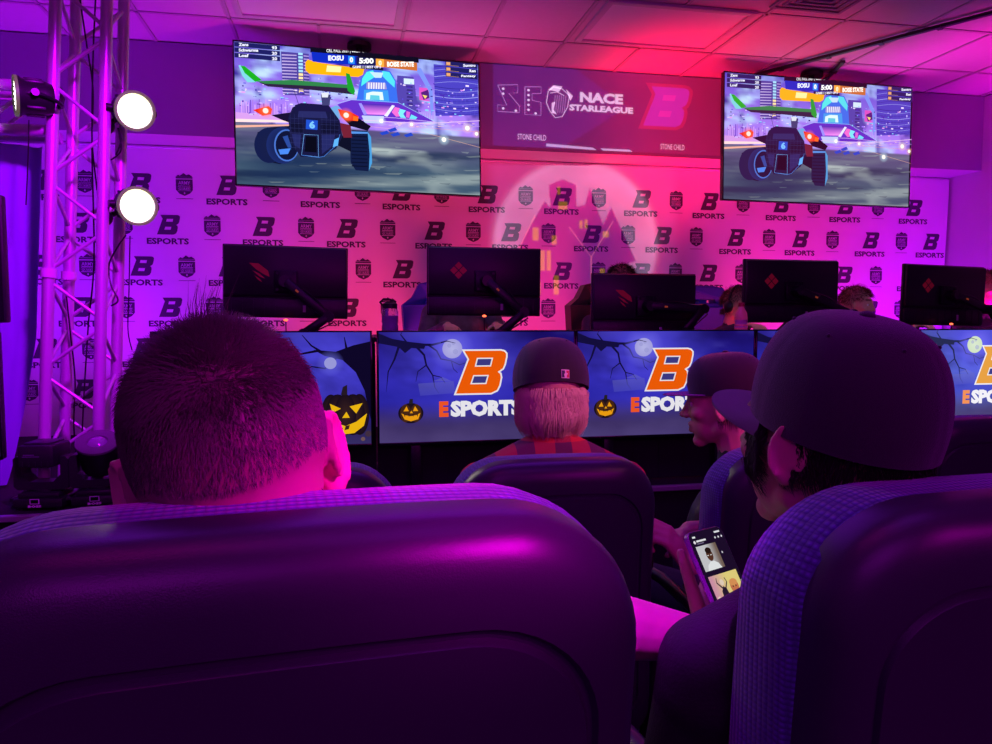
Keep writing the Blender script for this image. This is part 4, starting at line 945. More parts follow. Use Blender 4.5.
def make_chair(lab, group='padded audience chairs seen from behind'):
    t = thing('audience_chair', lab, 'chair', group=group)
    T = Matrix.Translation((0, -.20, .46)) @ Matrix.Rotation(R(4), 4, 'X') @ Matrix.Translation((0, .20, -.46))
    W, H, CZ = .46, .66, .700
    yf = lambda x, z: .03*(x/.22)**2*.6+.02*math.sin((z-.4)*4)
    b = MB(); ring_shell(b, W, H, CZ, .105, .07, [(0, 0, -.215), (0, 0, -.238), (.003, .003, -.250), (.010, .012, -.262), (.020, .024, -.270), (.032, .042, -.275), (.042, .066, -.277), (.0445, .069, -.2715), (.048, .0735, -.2715), (.0505, .077, -.277), (.07, .11, -.278)], .012, yf)
    b.v = [tuple(T @ Vector(v)) for v in b.v]; b.build('back_shell', m_shell, t, angle=50)
    b = MB(); ring_shell(b, W+.014, H-.02, CZ+.001, .108, .07, [(.012, .012, -.236), (0, 0, -.228), (-.003, -.002, -.20), (-.004, -.003, -.17), (.0, .0, -.145), (.010, .010, -.128), (.03, .03, -.115), (.06, .06, -.108)], .012, yf)
    b.v = [tuple(T @ Vector(v)) for v in b.v]; b.build('back_cushion', m_seatfab, t, angle=60)
    b = MB(); b.box((0, .06, .43), (.46, .47, .10), bev=.035); b.build('seat_cushion', m_seatfab, t, angle=60)
    b = MB(); b.box((0, .05, .37), (.44, .44, .03), bev=.01); b.box((0, -.2, .42), (.10, .05, .16), bev=.01); b.build('seat_pan', m_shell, t)
    for s in (-1, 1):
        b = MB(); b.tube([(s*.250, -.20, .40), (s*.262, -.19, .55), (s*.262, -.16, .63), (s*.262, .02, .645), (s*.262, .14, .635)], .016, n=10); b.build('armrest', m_blackpl, t)
        for q in (-1, 1): b = MB(); b.tube([(s*.19, .05+q*.17, .37), (s*.205, .05+q*.21, .02), (s*.205, .05+q*.21, 0)], .015, n=10, rr=[.016, .013, .014]); b.build('leg', m_blackmt, t)
    return t
chair0 = make_chair('large dark audience chair filling the lower left foreground, behind the buzz-cut head')
def place(o, x, y, z, rz, lab=None):
    o.location = (x, y, z); o.rotation_euler = (0, 0, R(rz))
    if lab: o['label'] = lab
place(chair0, -.056, .752, TIER, 5)
for x, y, z, rz, lab in ((.622, .845, TIER, 3, 'large dark audience chair filling the lower right foreground, behind the big cap'),
                         (-.125, 1.86, 0, 0, 'audience chair in the next row, mostly hidden behind the buzz-cut head'),
                         (.470, 1.86, 0, -1, 'audience chair under the fan with blond hair and dark cap, in the middle'),
                         (1.10, 1.88, 0, 2, 'audience chair behind the phone, under the fan turned in profile'),
                         (1.98, 2.28, 0, 0, 'audience chair at the right edge of the picture, in front of the pale display'),
                         ):
    o = copy_tree(chair0); place(o, x, y, z, rz, lab)
    if y < 1: o.scale = (1, 1, .972)
chair0.scale = (1.10, 1, 1.004)

# ================================================================== PLAYERS' GAMING CHAIRS
m_blue = mat('blue_leather', (.018, .03, .42), .5, bump=.1); m_blackle = mat('black_leather', (.014, .012, .016), .45, bump=.1)
def gaming_chair(x, y, top, m, lab, rz=180):
    t = thing('gaming_chair', lab, 'chair', (x, y, STG), (0, 0, R(rz)), 'racing style gaming chairs behind the desks')
    h = top-STG
    outl = [(-.20, .50), (-.25, .62), (-.27, .85*h), (-.20, .90*h), (-.15, .985*h), (-.08, h), (.08, h), (.15, .985*h), (.20, .90*h), (.27, .85*h), (.25, .62), (.20, .50)]
    vs, fs = tess([outl, [(-.11, .86*h), (-.03, .87*h), (-.03, .90*h), (-.09, .91*h)], [(.11, .86*h), (.03, .87*h), (.03, .90*h), (.09, .91*h)]]); n = len(vs); b = MB()
    f2 = lambda x_, s: -.25+s-.10*(abs(x_)/.27)**2*-1
    no = len(outl)
    loops = [(0, no), (no, no+4), (no+4, no+8)]
    sides = []
    for a, e in loops:
        for i in range(a, e): j = a+(i-a+1) % (e-a); sides.append((i, j, n+j, n+i))
    b.add([(x_, -.30+.3*x_*x_, z) for x_, z in vs]+[(x_, -.20+.9*x_*x_, z) for x_, z in vs], fs+[tuple(i+n for i in reversed(q)) for q in fs]+sides)
    b.build('backrest', m, t, smooth=False)
    b = MB(); b.box((0, -.18, .83*h), (.24, .07, .11), bev=.03); b.build('head_pillow', m, t)
    b = MB(); b.box((0, .02, .45), (.50, .50, .10), bev=.035); b.build('seat', m, t)
    b = MB(); b.cyl((0, 0, .06), (0, 0, .41), .028, n=14); b.build('gas_column', m_blackmt, t)
    for k in range(5):
        a = 2*PI*k/5; b = MB(); b.tube([(0, 0, .09), (.30*math.cos(a), .30*math.sin(a), .06)], .02, n=8); b.ell((.30*math.cos(a), .30*math.sin(a), .03), (.028, .028, .03), n=12, m=8); b.build('leg', m_blackmt, t)
    for s in (-1, 1): b = MB(); b.tube([(s*.27, .0, .45), (s*.31, .0, .50), (s*.31, .0, .66)], .018, n=8); b.box((s*.31, .02, .67), (.08, .26, .03), bev=.012); b.build('armrest', m_blackle, t)
    return t
q = hitY(424, 300, 5.0); gaming_chair(q.x+.14, 5.0, 1.60, m_blue, 'blue gaming chair back showing left of the second monitor')
q = hitY(600, 290, 5.0); gaming_chair(q.x+.10, 5.0, 1.60, m_blackle, 'black gaming chair showing left of the low middle monitor')
q = hitY(716, 290, 5.0); gaming_chair(q.x+.0, 5.0, 1.585, m_blue, 'blue gaming chair showing between the middle monitor and the fourth monitor')
# ================================================================== PEOPLE
def mat_skin(name, base, rough=.55):
    m = bpy.data.materials.new(name); N, L = nt(m); b = N['Principled BSDF']; b.inputs['Roughness'].default_value = rough
    b.inputs['Subsurface Weight'].default_value = .12; b.inputs['Subsurface Radius'].default_value = (.012, .004, .002); b.inputs['Subsurface Scale'].default_value = .6
    tc = N.new('ShaderNodeTexCoord'); n = N.new('ShaderNodeTexNoise'); n.inputs['Scale'].default_value = 40; n.inputs['Detail'].default_value = 5; L.new(tc.outputs['Object'], n.inputs[0])
    mx = N.new('ShaderNodeMix'); mx.data_type = 'RGBA'; mx.inputs[6].default_value = (*[v*.88 for v in base], 1); mx.inputs[7].default_value = (*[min(1, v*1.1) for v in base], 1); L.new(n.outputs['Fac'], mx.inputs[0])
    at = N.new('ShaderNodeAttribute'); at.attribute_name = 'tint'
    m2 = N.new('ShaderNodeMix'); m2.data_type = 'RGBA'; L.new(at.outputs['Alpha'], m2.inputs[0]); L.new(mx.outputs[2], m2.inputs[6]); L.new(at.outputs['Color'], m2.inputs[7]); L.new(m2.outputs[2], b.inputs['Base Color'])
    bp = N.new('ShaderNodeBump'); bp.inputs['Strength'].default_value = .12; bp.inputs['Distance'].default_value = .001; n2 = N.new('ShaderNodeTexNoise'); n2.inputs['Scale'].default_value = 500; L.new(tc.outputs['Object'], n2.inputs[0]); L.new(n2.outputs['Fac'], bp.inputs['Height']); L.new(bp.outputs[0], b.inputs['Normal'])
    return m
m_skin = mat_skin('skin_light', (.62, .36, .27)); m_skin2 = mat_skin('skin_tan', (.52, .29, .20))
def remesh(mb, voxel, smooth, name, m):
    me = mb.mesh('tmp', m, smooth=False); o = link('tmp', me); md = o.modifiers.new('r', 'REMESH'); md.mode = 'VOXEL'; md.voxel_size = voxel; md.use_smooth_shade = True
    if smooth: s = o.modifiers.new('s', 'SMOOTH'); s.factor = .5; s.iterations = smooth
    dg = bpy.context.evaluated_depsgraph_get(); r = bpy.data.meshes.new_from_object(o.evaluated_get(dg)); r.name = name
    bpy.data.objects.remove(o); bpy.data.meshes.remove(me)
    r.polygons.foreach_set('use_smooth', [True]*len(r.polygons)); return r
def head_soup(mb, M, s=1.0):
    E = lambda c, r, rot=None: mb.ell(c, r, rot, 22, 14, M=M)
    C = lambda a, b, r0, r1=None: mb.cap(a, b, r0, r1, 12, M=M)
    E((0, -.022, .030), (.0765, .098, .090)); E((0, -.040, -.005), (.066, .072, .075))
    E((0, .022, -.005), (.066, .070, .085)); E((0, .035, -.055), (.052, .052, .055))
    C((0, .060, -.100), (0, .066, -.102), .020); C((-.045, .0, -.060), (0, .062, -.098), .022, .018); C((.045, .0, -.060), (0, .062, -.098), .022, .018)
    C((-.038, .070, .026), (0, .084, .022), .012, .013); C((.038, .070, .026), (0, .084, .022), .012, .013)
    E((-.043, .056, -.020), (.022, .024, .020)); E((.043, .056, -.020), (.022, .024, .020))
    C((0, .088, .016), (0, .106, -.022), .0075, .010); E((0, .110, -.026), (.012, .011, .010)); E((-.012, .098, -.030), (.009, .010, .008)); E((.012, .098, -.030), (.009, .010, .008))
    C((-.018, .082, -.056), (0, .090, -.054), .0065, .008); C((.018, .082, -.056), (0, .090, -.054), .0065, .008)
    C((-.016, .081, -.070), (0, .088, -.071), .007, .009); C((.016, .081, -.070), (0, .088, -.071), .007, .009)
    for sx in (-1, 1):
        rot = Matrix.Rotation(R(-21*sx), 3, 'Z') @ Matrix.Rotation(R(10), 3, 'X')
        E((sx*.079, -.012, -.004), (.006, .017, .030), rot)
        pts = []
        for k in range(25):
            a = R(-40+12.5*k); p = rot @ Vector((sx*.004, -.019*math.cos(a)*1.0, .031*math.sin(a)+.002)); pts.append(Vector((sx*.081, -.013, -.004))+p)
        mb.tube(pts, .0042, n=8, M=M); E((sx*.0795, -.008, -.031), (.006, .012, .013), rot); E((sx*.072, -.004, -.002), (.012, .012, .022)); E((sx*.072, -.007, -.020), (.010, .013, .024))
    C((0, -.030, -.04), (0, -.046, -.19), .056, .060)
def hand_soup(mb, w, f, n, side, curl=(20, 25, 28, 30), thumb=(35, .5), sc=1.0, spread=4, tdir=None):
    f = Vector(f).normalized(); n = Vector(n); n = (n-f*n.dot(f)).normalized(); t = f.cross(n)*side; w = Vector(w)
    off = (.027, .0095, -.0085, -.026); ln = ((.042, .025, .021), (.046, .029, .022), (.042, .027, .021), (.033, .021, .018)); kl = (.088, .092, .087, .078)
    for i in range(4):
        a = w+(f*.008+t*off[i]*.7)*sc; b = w+(f*kl[i]+t*off[i])*sc; mb.cap(a, b, .0135*sc, .0105*sc, 10)
        p = b; ang = curl[i]*.6; sp = R(spread*(1.5-i))
        for j in range(3):
            d = (f*math.cos(R(ang))+n*math.sin(R(ang))); d = (d+t*math.sin(sp)*.8).normalized(); q = p+d*ln[i][j]*sc
            mb.cap(p, q, (.0096-.0009*j)*sc, (.0090-.0010*j)*sc, 10); p = q; ang += curl[i]
    mb.ell(w+(f*.045)*sc, (.030*sc, .030*sc, .016*sc), Matrix((t, f, n)).transposed() if side > 0 else Matrix((-t, f, n)).transposed(), 14, 8)
    # thumb leaves the side of the palm near its base
    p = w+(f*.018+t*.022)*sc; d = (f*.62+t*.72+n*.32).normalized() if tdir is None else Vector(tdir).normalized()
    for j, (l, r0, r1) in enumerate(((.042, .0145, .0115), (.032, .0110, .0100), (.026, .0100, .0080))):
        q = p+d*l*sc; mb.cap(p, q, r0*sc, r1*sc, 10); p = q; d = d if tdir is not None else (d*math.cos(R(thumb[0]))+(f*.6-t*.5+n*thumb[1]).normalized()*math.sin(R(thumb[0]))).normalized()
def strands(mb, roots, rad, seg=3):
    """roots: list of (point, [p1, p2, ..]) each strand a thin three-sided blade"""
    for pts in roots:
        n = len(pts); prev = None; o = len(mb.v)
        for i, p in enumerate(pts):
            t = (pts[min(i+1, n-1)]-pts[max(i-1, 0)]); t = t.normalized() if t.length > 1e-9 else Vector((0, 0, 1))
            u = t.orthogonal().normalized(); v = t.cross(u); r = rad*(1-.85*i/(n-1))
            for k in range(3): a = 2*PI*k/3; mb.v.append(tuple(p+u*r*math.cos(a)+v*r*math.sin(a)))
        for i in range(n-1):
            for k in range(3): mb.f.append((o+3*i+k, o+3*i+(k+1) % 3, o+3*i+3+(k+1) % 3, o+3*i+3+k)); mb.m.append(0)
def scalp(d):      # direction -> point on the cranium (head frame) and normal
    d = d.normalized(); p = Vector((d.x*.0765, -.022+d.y*.098, .030+d.z*.090))
    if d.z < 0: q = Vector((d.x*.068, -.040+d.y*.074, -.005+d.z*.076)); p = q if (q-Vector((0, -.03, 0))).length > (p-Vector((0, -.03, 0))).length else p
    nn = Vector((d.x/.0765, d.y/.098, d.z/.09)).normalized(); return p, nn
def rdir():
    while True:
        v = Vector((random.uniform(-1, 1), random.uniform(-1, 1), random.uniform(-1, 1)))
        if .05 < v.length < 1: return v.normalized()
def person(lab, head, yaw, pitch=0, roll=0, tyaw=None, pelvis=None, floor=0.0, seat=.45, arms=None, skin=None, slouch=-.01, neck=.18, voxel=.0045, shirt=None, trousers=None, tint=None, sleeve=.62, sw=.185, legs=True, shoe=True, eyes=True, torso_scale=1.0):
    head = Vector(head); tyaw = yaw if tyaw is None else tyaw; skin = skin or m_skin
    HM = Matrix.Translation(head) @ Matrix.Rotation(R(yaw), 4, 'Z') @ Matrix.Rotation(R(pitch), 4, 'X') @ Matrix.Rotation(R(roll), 4, 'Y')
    TM = Matrix.Rotation(R(tyaw), 3, 'Z'); F = TM @ Vector((0, 1, 0)); S = TM @ Vector((1, 0, 0)); U = Vector((0, 0, 1))
    nb = HM @ Vector((0, -.046, -neck)); ch = nb+Vector((0, 0, -.075))+F*slouch
    pelvis = Vector(pelvis) if pelvis is not None else Vector((ch.x, ch.y, floor+seat+.11))-F*.06
    base = Vector((pelvis.x, pelvis.y, floor))
    sh = {s: ch+S*(s*sw)+U*.0 for s in (-1, 1)}
    for s in (-1, 1):
        if arms and 'sh' in arms.get(s, {}): sh[s] = Vector(arms[s]['sh'])
    body = MB(); head_soup(body, HM)
    cl = MB(); k = torso_scale
    mid = (ch+pelvis)/2; rot = TM
    def torso(mb, e):
        mb.cap(HM @ Vector((0, -.04, -.13)), ch+U*.02, .057+e*.3, .075+e, 14)
        for s in (-1, 1):
            mb.cap(nb+U*.012, sh[s]-S*(s*.015), .052*k+e, .054*k+e); 
        mb.ell(ch-U*.11, (.168*k+e, .112*k+e, .175+e), rot, 20, 14); mb.ell(mid-U*.01, (.148*k+e, .108*k+e, .15+e), rot, 20, 14); mb.ell(pelvis, (.165*k+e, .120*k+e, .115+e), rot, 20, 14)
        mb.cap(sh[-1]-U*.03, sh[1]-U*.03, .052*k+e)
    torso(body, 0); torso(cl, .007)
    arms = arms or {}
    hd = []
    for s in (-1, 1):
        A = arms.get(s, {})
        el = Vector(A['elbow']) if 'elbow' in A else sh[s]+S*(s*.05)+F*.10-U*.25
        wr = Vector(A['wrist']) if 'wrist' in A else el+F*.22-S*(s*.09)+U*.0
        body.cap(sh[s], el, .047*k, .040*k); body.cap(el, el+(wr-el)*.35, .040*k, .041*k); body.cap(el+(wr-el)*.3, wr, .041*k, .027)
        f = Vector(A.get('f', (wr-el))); n = Vector(A.get('n', -U)); 
        hand_soup(body, wr+f.normalized()*.012, f, n, s*A.get('mirror', 1), A.get('curl', (22, 25, 28, 30)), A.get('thumb', (25, .5)), A.get('sc', 1.0), A.get('spread', 4), A.get('tdir'))
        e1 = sh[s]+(el-sh[s])*sleeve if sleeve <= 1 else el
        cl.cap(sh[s], sh[s]+(e1-sh[s])*.5, .054*k+.004, .054*k); cl.cyl(sh[s]+(e1-sh[s])*.3, e1, .054*k, .053*k, 18)
        if sleeve > 1: cl.cap(e1, el+(wr-el)*.95, .048*k, .036)
    tr = MB(); tr.ell(pelvis-U*.01, (.172*k, .127*k, .115), rot, 18, 12)
    feet = []
    for s in (-1, 1):
        hip = pelvis+S*(s*.085)-U*.02+F*.03; kn = hip+F*.40+S*(s*.06)-U*.02; an = Vector((kn.x, kn.y, floor+.09))-F*.03
        if kn.z < floor+.3: kn.z = floor+.46
        body.cap(hip, kn, .078*k, .055*k); body.cap(kn, an, .053*k, .038); body.cap(an, an-U*.05+F*.13, .036, .028)
        tr.cap(hip, kn, .088*k, .066*k); tr.cap(kn, kn+(an-kn)*.86, .065*k, .054)
        feet.append(an)
    me = remesh(body, voxel, 4, 'person', skin); inv = HM.inverted()
    a = me.color_attributes.new('tint', 'FLOAT_COLOR', 'POINT'); buf = []
    for v in me.vertices:
        p = inv @ v.co; c = (0, 0, 0, 0)
        if abs(p.x) < .1 and abs(p.z) < .16 and abs(p.y) < .14:
            if p.y > .068 and abs(p.x) < .024 and -.082 < p.z < -.049: c = (.42, .13, .12, .75*clamp((.024-abs(p.x))/.006)*clamp((min(p.z+.082, -.049-p.z))/.006))
            if p.y > .05 and .012 < abs(p.x) < .048 and abs(p.z-.034-.1*(.03-abs(abs(p.x)-.03))) < .005: c = (.05, .03, .025, .8)
            if tint:
                h = tint(p)
                if h: c = h
        buf += c
        v.co -= base
    a.data.foreach_set('color', buf)
    o = link('person', me, None, base); tag(o, lab, 'person')
    def dress(mb, name, m, vox=.007, sm=5, parent=None):
        q = remesh(mb, vox, sm, name, m)
        for v in q.vertices: v.co -= base
        return link(name, q, parent or o)
    dress(cl, 'shirt', shirt or m_blackle, .006)
    dress(tr, 'trousers', trousers or mat('dark_trousers', (.02, .018, .03), .9, bump=.3, bscale=300))
    if shoe:
        for an in feet:
            b = MB(); b.cap(an-U*.045-F*.04, an-U*.052+F*.14, .042, .034); q = remesh(b, .008, 3, 'shoe', m_blackle)
            for v in q.vertices: v.co = (v.co.x-base.x, v.co.y-base.y, max(v.co.z, floor+.004)-base.z)
            link('shoe', q, o)
    if eyes:
        for s in (-1, 1):
            b = MB(); c_ = Vector((s*.031, .071, .004)); b.ell(c_, (.0125, .0125, .0125), None, 16, 12, 0, HM); b.ell(c_+Vector((0, .0085, 0)), (.0058, .0050, .0058), None, 12, 8, 1, HM)
            q = b.mesh('eye', [mat('eye_white', (.75, .70, .70), .2), mat('eye_iris', (.03, .02, .015), .1)])
            for v in q.vertices: v.co -= base
            link('eye', q, o)
    return o, HM, base
def attach(mb, name, m, body, base, HM=None, angle=50):
    if HM is not None: mb.v = [tuple((HM @ Vector(v))-base) for v in mb.v]
    else: mb.v = [tuple(Vector(v)-base) for v in mb.v]
    return mb.build(name, m, body, angle=angle)

# ------------------------------------------------------------------ baseball cap in the head frame
def cap_for(body, HM, base, m_crown, m_brim, logo=None, tilt=0, height=.118, rx=.087, ry=.106, flat=False, droop=.28, front=None, brim_len=.068, z0=.030, cy=-.018):
    CM = HM @ Matrix.Translation((0, cy, z0)) @ Matrix.Rotation(R(tilt), 4, 'X')
    na, ntt = 96, 26; seams = [R(30+60*k) for k in range(6)]
    def P(a, t, off=0):
        if t < .14: pr = 1.0+.012*(t/.14); zz = height*.16*(t/.14)
        else:
            u = (t-.14)/.86*PI/2; pr = 1.012*max(0.0, math.cos(u))**.62; zz = height*(.16+.84*math.sin(u)**1.0)
        s = 0
        for q in seams:
            d = (a-q+PI) % (2*PI)-PI; s += math.exp(-(d/.022)**2)
        r = 1-.010*s*(1 if t > .02 else 0)
        up = math.sin(a); fr = .006*clamp(up)*math.sin(PI*min(1, t*1.1))
        return Vector(((rx*pr*r+off)*math.cos(a), (ry*pr*r+off)*math.sin(a)+fr, zz))
    b = MB(); vs = [P(2*PI*i/na, j/ntt) for j in range(ntt) for i in range(na)]+[Vector((0, .002, height))]
    fs = [(j*na+i, j*na+(i+1) % na, (j+1)*na+(i+1) % na, (j+1)*na+i) for j in range(ntt-1) for i in range(na)]+[((ntt-1)*na+i, (ntt-1)*na+(i+1) % na, ntt*na) for i in range(na)]
    # inner sweatband so the rim has thickness
    o = len(vs); vs += [Vector((p.x*.965, p.y*.965, .0)) for p in vs[:na]]+[Vector((p.x*.96, p.y*.96, .03)) for p in vs[:na]]
    fs += [(i, (i+1) % na, o+(i+1) % na, o+i) for i in range(na)]+[(o+i, o+(i+1) % na, o+na+(i+1) % na, o+na+i) for i in range(na)]
    b.add(vs, fs); c = attach(b, 'cap', m_crown, body, base, CM, angle=70)
    b = MB(); b.ell((0, .002, height), (.009, .009, .005), n=16, m=8); attach(b, 'button', m_crown, c, base, CM)
    # brim
    b = MB(); nu, nv = 28, 10; vs = []
    for side in (0, 1):
        for j in range(nv+1):
            for i in range(nu+1):
                u = -1+2*i/nu; v = j/nv; a = R(90-62*u); x = rx*1.0*math.cos(a); y = ry*math.sin(a)
                L_ = brim_len*(1-abs(u)**2.6)**.6; X = x*(1+.02*v); Y = y+L_*v; curve = (0 if flat else droop)*X*X/.087
                vs.append((X, Y, .004-curve*(.4+.6*v)-.012*v*(0 if flat else 1)-(.003 if side else 0)))
    m_ = (nu+1)*(nv+1); fs = []
    for j in range(nv):
        for i in range(nu):
            q = (j*(nu+1)+i, j*(nu+1)+i+1, (j+1)*(nu+1)+i+1, (j+1)*(nu+1)+i); fs += [q, tuple(m_+k for k in reversed(q))]
    for i in range(nu): k = nv*(nu+1)+i; fs.append((k, k+1, m_+k+1, m_+k))
    for j in range(nv):
        for i in (0, nu): k = j*(nu+1)+i; fs.append((k, k+nu+1, m_+k+nu+1, m_+k))
    b.add(vs, fs); attach(b, 'brim', m_brim, c, base, CM, angle=60)
    # sewn eyelets
    for k in range(6):
        a = R(60*k); p = P(a, .68, .0006); b = MB(); b.ell(p, (.0022, .0022, .0022), n=10, m=6); attach(b, 'eyelet', m_crown, c, base, CM)
    if logo: logo(c, CM, P, base)
    return c, CM, P
def patch(P, a0, a1, t0, t1, pts, off, mb, mi=0):      # flat artwork (0..1 square) laid on the crown
    vs, fs = tess(pts if isinstance(pts[0][0], (tuple, list)) else [pts])
    mb.add([P(a0+(a1-a0)*x, t0+(t1-t0)*y, off) for x, y in vs], fs, mi)
def grid_patch(P, a0, a1, t0, t1, off, mb, mi=0, n=8):
    vs = [P(a0+(a1-a0)*i/n, t0+(t1-t0)*j/n, off) for j in range(n+1) for i in range(n+1)]
    mb.add(vs, [(j*(n+1)+i, j*(n+1)+i+1, (j+1)*(n+1)+i+1, (j+1)*(n+1)+i) for j in range(n) for i in range(n)], mi)
m_capblk = mat('cap_cloth', (.013, .009, .020), .85, bump=.5, bscale=900, sheen=.3)
m_capgrey = mat('cap_brim_grey', (.13, .11, .15), .85, bump=.4, bscale=900)
m_caplit = mat('cap_brim_lit_purple', (.26, .07, .36), .7, bump=.4, bscale=900)  # purple light on the brim's top put into its colour
m_lwhite = mat('thread_white', (.75, .72, .75), .7); m_lred = mat('thread_red', (.6, .05, .08), .7); m_lnavy = mat('thread_navy', (.03, .03, .10), .7)
def mlb_logo(c, CM, P, base):
    b = MB(); a0, a1 = R(277), R(289); grid_patch(P, a0, a1, .05, .18, .0012, b, 0)
    grid_patch(P, a0+R(.6), a0+R(5.2), .062, .168, .0018, b, 1, 5); grid_patch(P, a0+R(6.8), a1-R(.6), .062, .168, .0018, b, 2, 5)
    patch(P, a0, a1, .05, .18, [(.38, .08), (.62, .08), (.66, .40), (.80, .62), (.60, .66), (.56, .9), (.44, .9), (.42, .62), (.30, .5)], .0023, b, 0)
    attach(b, 'logo', [m_lwhite, m_lnavy, m_lred], c, base, CM)
def round_logo(c, CM, P, base):
    b = MB(); n = 28
    ring = lambda s: [(.5+s*math.cos(2*PI*k/n), .5+s*math.sin(2*PI*k/n)) for k in range(n)]
    patch(P, R(74), R(106), .16, .62, [ring(.5), ring(.41)], .0015, b); patch(P, R(74), R(106), .16, .62, [(.3, .2), (.42, .2), (.42, .8), (.3, .8)], .0015, b); patch(P, R(74), R(106), .16, .62, [(.42, .8), (.7, .7), (.7, .5), (.42, .45), (.42, .55), (.6, .58), (.6, .65), (.42, .7)], .0015, b)
    attach(b, 'logo', m_lwhite, c, base, CM)

# ------------------------------------------------------------------ P1: buzz cut, holding the phone
m_hair1 = mat('hair_dark_brown', (.066, .046, .050), .55, spec=.3)
m_hairb = mat('hair_blond', (.62, .48, .34), .5, spec=.4)
m_hairk = mat('hair_black', (.016, .011, .012), .45, spec=.4)
m_blueshirt = mat('blue_shirt', (.05, .06, .42), .85, bump=.4, bscale=250)
def fade_tint(p):
    if p.z < -.10 or (p.y > .062 and p.z < .06): return None
    # hairline: ears forward is skin, nape fades out
    if p.y > .0 and p.z < .01 : return None
    lo = -.095 if p.y < -.03 else -.02
    k = clamp((p.z-lo)/.15)
    return (.050, .030, .034, .94*k**1.1) if k > 0 else None
p1 = dep(235, 468, .625)
el1 = dep(566, 618, .88); wr1 = dep(710, 641, 1.0)
PH_C = dep(726, 583, .985)
view = lambda p: (Vector((0, 0, CAMZ))-p).normalized()
# phone frame: screen faces back to the camera, long axis leaning left at the top
rt = (CR @ Vector((46/771, 2/771, -.0446))).normalized(); upv = CR @ Vector((-35/771, 102/771, -.0537))
upv = (upv-rt*upv.dot(rt)).normalized(); pn = rt.cross(upv)
PM = Matrix((( rt.x, upv.x, pn.x, PH_C.x), (rt.y, upv.y, pn.y, PH_C.y), (rt.z, upv.z, pn.z, PH_C.z), (0, 0, 0, 1)))
b1, HM1, base1 = person('person with short dark buzz-faded hair and blue shirt seen from behind, left foreground', p1, 9, -2, -11, tyaw=-4, floor=TIER, seat=.40, slouch=.10,
    arms={1: dict(elbow=el1, wrist=wr1, f=(upv*.40+rt*.8-pn*.42), n=pn, curl=(14, 14, 14, 12), thumb=(4, .3), spread=1, sc=.92, mirror=-1, tdir=upv*1.0+pn*.12)}, shirt=m_blueshirt, tint=fade_tint, voxel=.0035, sleeve=.55)
hb = MB(); L_ = []
for _ in range(34000):
    d = rdir(); p, nrm = scalp(d)
    if p.y > .045 and p.z < .075: continue
    if p.z < -.095 or (p.y > -.005 and p.z < .03): continue
    top = clamp((p.z-.045)/.06); k = clamp((p.z+.085)/.135)
    if random.random() > .10+.90*k**1.5: continue
    ln = .0025+.005*k*k+.016*top**1.2*(.5+.9*random.random())
    # crown whorl sends the top hair forward and outward
    fl = Vector((p.x*3.0, .9*top-.1, -.9*(1-top)))+Vector((random.gauss(0, .16), random.gauss(0, .16), random.gauss(0, .14)))
    fl = fl-nrm*fl.dot(nrm); fl = fl.normalized() if fl.length > .05 else fl
    dr = (nrm*(.16+.20*top)+fl*.8).normalized(); g = Vector((0, 0, -.10*ln/.03))
    m_ = p+dr*ln*.5; L_.append([p-nrm*.002, m_, p+dr*ln+g*ln])
for _ in range(45):       # the stray tuft standing up at the crown
    d = Vector((random.gauss(.05, .10), random.gauss(-.02, .12), 1)); p, nrm = scalp(d); dr = (nrm+Vector((random.gauss(.12, .25), random.gauss(.1, .3), random.gauss(0, .15)))).normalized(); ln = random.uniform(.022, .044)
    L_.append([p-nrm*.002, p+dr*ln*.5, p+dr*ln+Vector((.004, .004, -.002))])
strands(hb, L_, .0004); attach(hb, 'hair', m_hair1, b1, base1, HM1)

# the phone
ph = thing('smartphone', 'smartphone with lit screen of pictures held up between the foreground chairs', 'phone'); ph.matrix_world = PM
b = MB(); b.box((0, 0, -.0045), (.0745, .150, .009), bev=.0042)
vs = rrect(.0745, .150, .012, .012, 8); n = len(vs); b = MB()
rings = [(-.0085, .96, .98), (-.0075, 1.0, 1.0), (-.0015, 1.0, 1.0), (-.0003, .975, .987)]
b.add([(x*sx, z*sz, y) for y, sx, sz in rings for x, z in vs], [(i*n+k, i*n+(k+1) % n, (i+1)*n+(k+1) % n, (i+1)*n+k) for i in range(3) for k in range(n)]+[tuple(range(n-1, -1, -1)), tuple(3*n+k for k in range(n))])
b.build('case', mat('phone_case', (.16, .11, .17), .35), ph)
for y0, l in ((.035, .012), (.012, .018), (-.010, .018)): b = MB(); b.box((-.0378, y0, -.004), (.0022, l, .003), bev=.0008); b.build('side_button', m_grey, ph)
c = Canvas(72, 147, .0705, .1462, 1.2e-5)
DK = col(30, 14, 44)
c.poly([(36+36*x/.03625*1.0, 73.5+73.5*z/.0731) for x, z in rrect(.0725, .1462, .010, .010, 8)], DK)
c.rect(7, 5, 13, 7.5, col(235, 235, 240)); c.rect(54, 4.5, 66, 7, col(225, 225, 235)); c.circ(8, 13, 2.2, col(235, 230, 240)); c.rect(12, 11, 32, 13.5, col(235, 235, 240)); c.rect(12, 15, 26, 16.4, col(120, 110, 140))
for x in (52, 59, 66): c.circ(x, 13, 1.5, col(230, 230, 240))
c.field(12, 12, lambda x, y: lerp(col(205, 205, 210), col(120, 100, 90), clamp((x-26)/18)), 6, 19, 48, 53)
c.circ(27, 33, 6.5, col(88, 52, 40), 8.5); c.circ(27, 27, 6.2, col(40, 24, 22), 4.2); c.poly([(12, 53), (16, 46), (23, 42), (31, 42), (38, 46), (42, 53)], col(235, 238, 240)); c.rect(22, 33, 25, 34, col(240, 240, 240)); c.rect(28, 33, 31, 34, col(240, 240, 240)); c.circ(54, 34, 1.5, col(200, 195, 210))
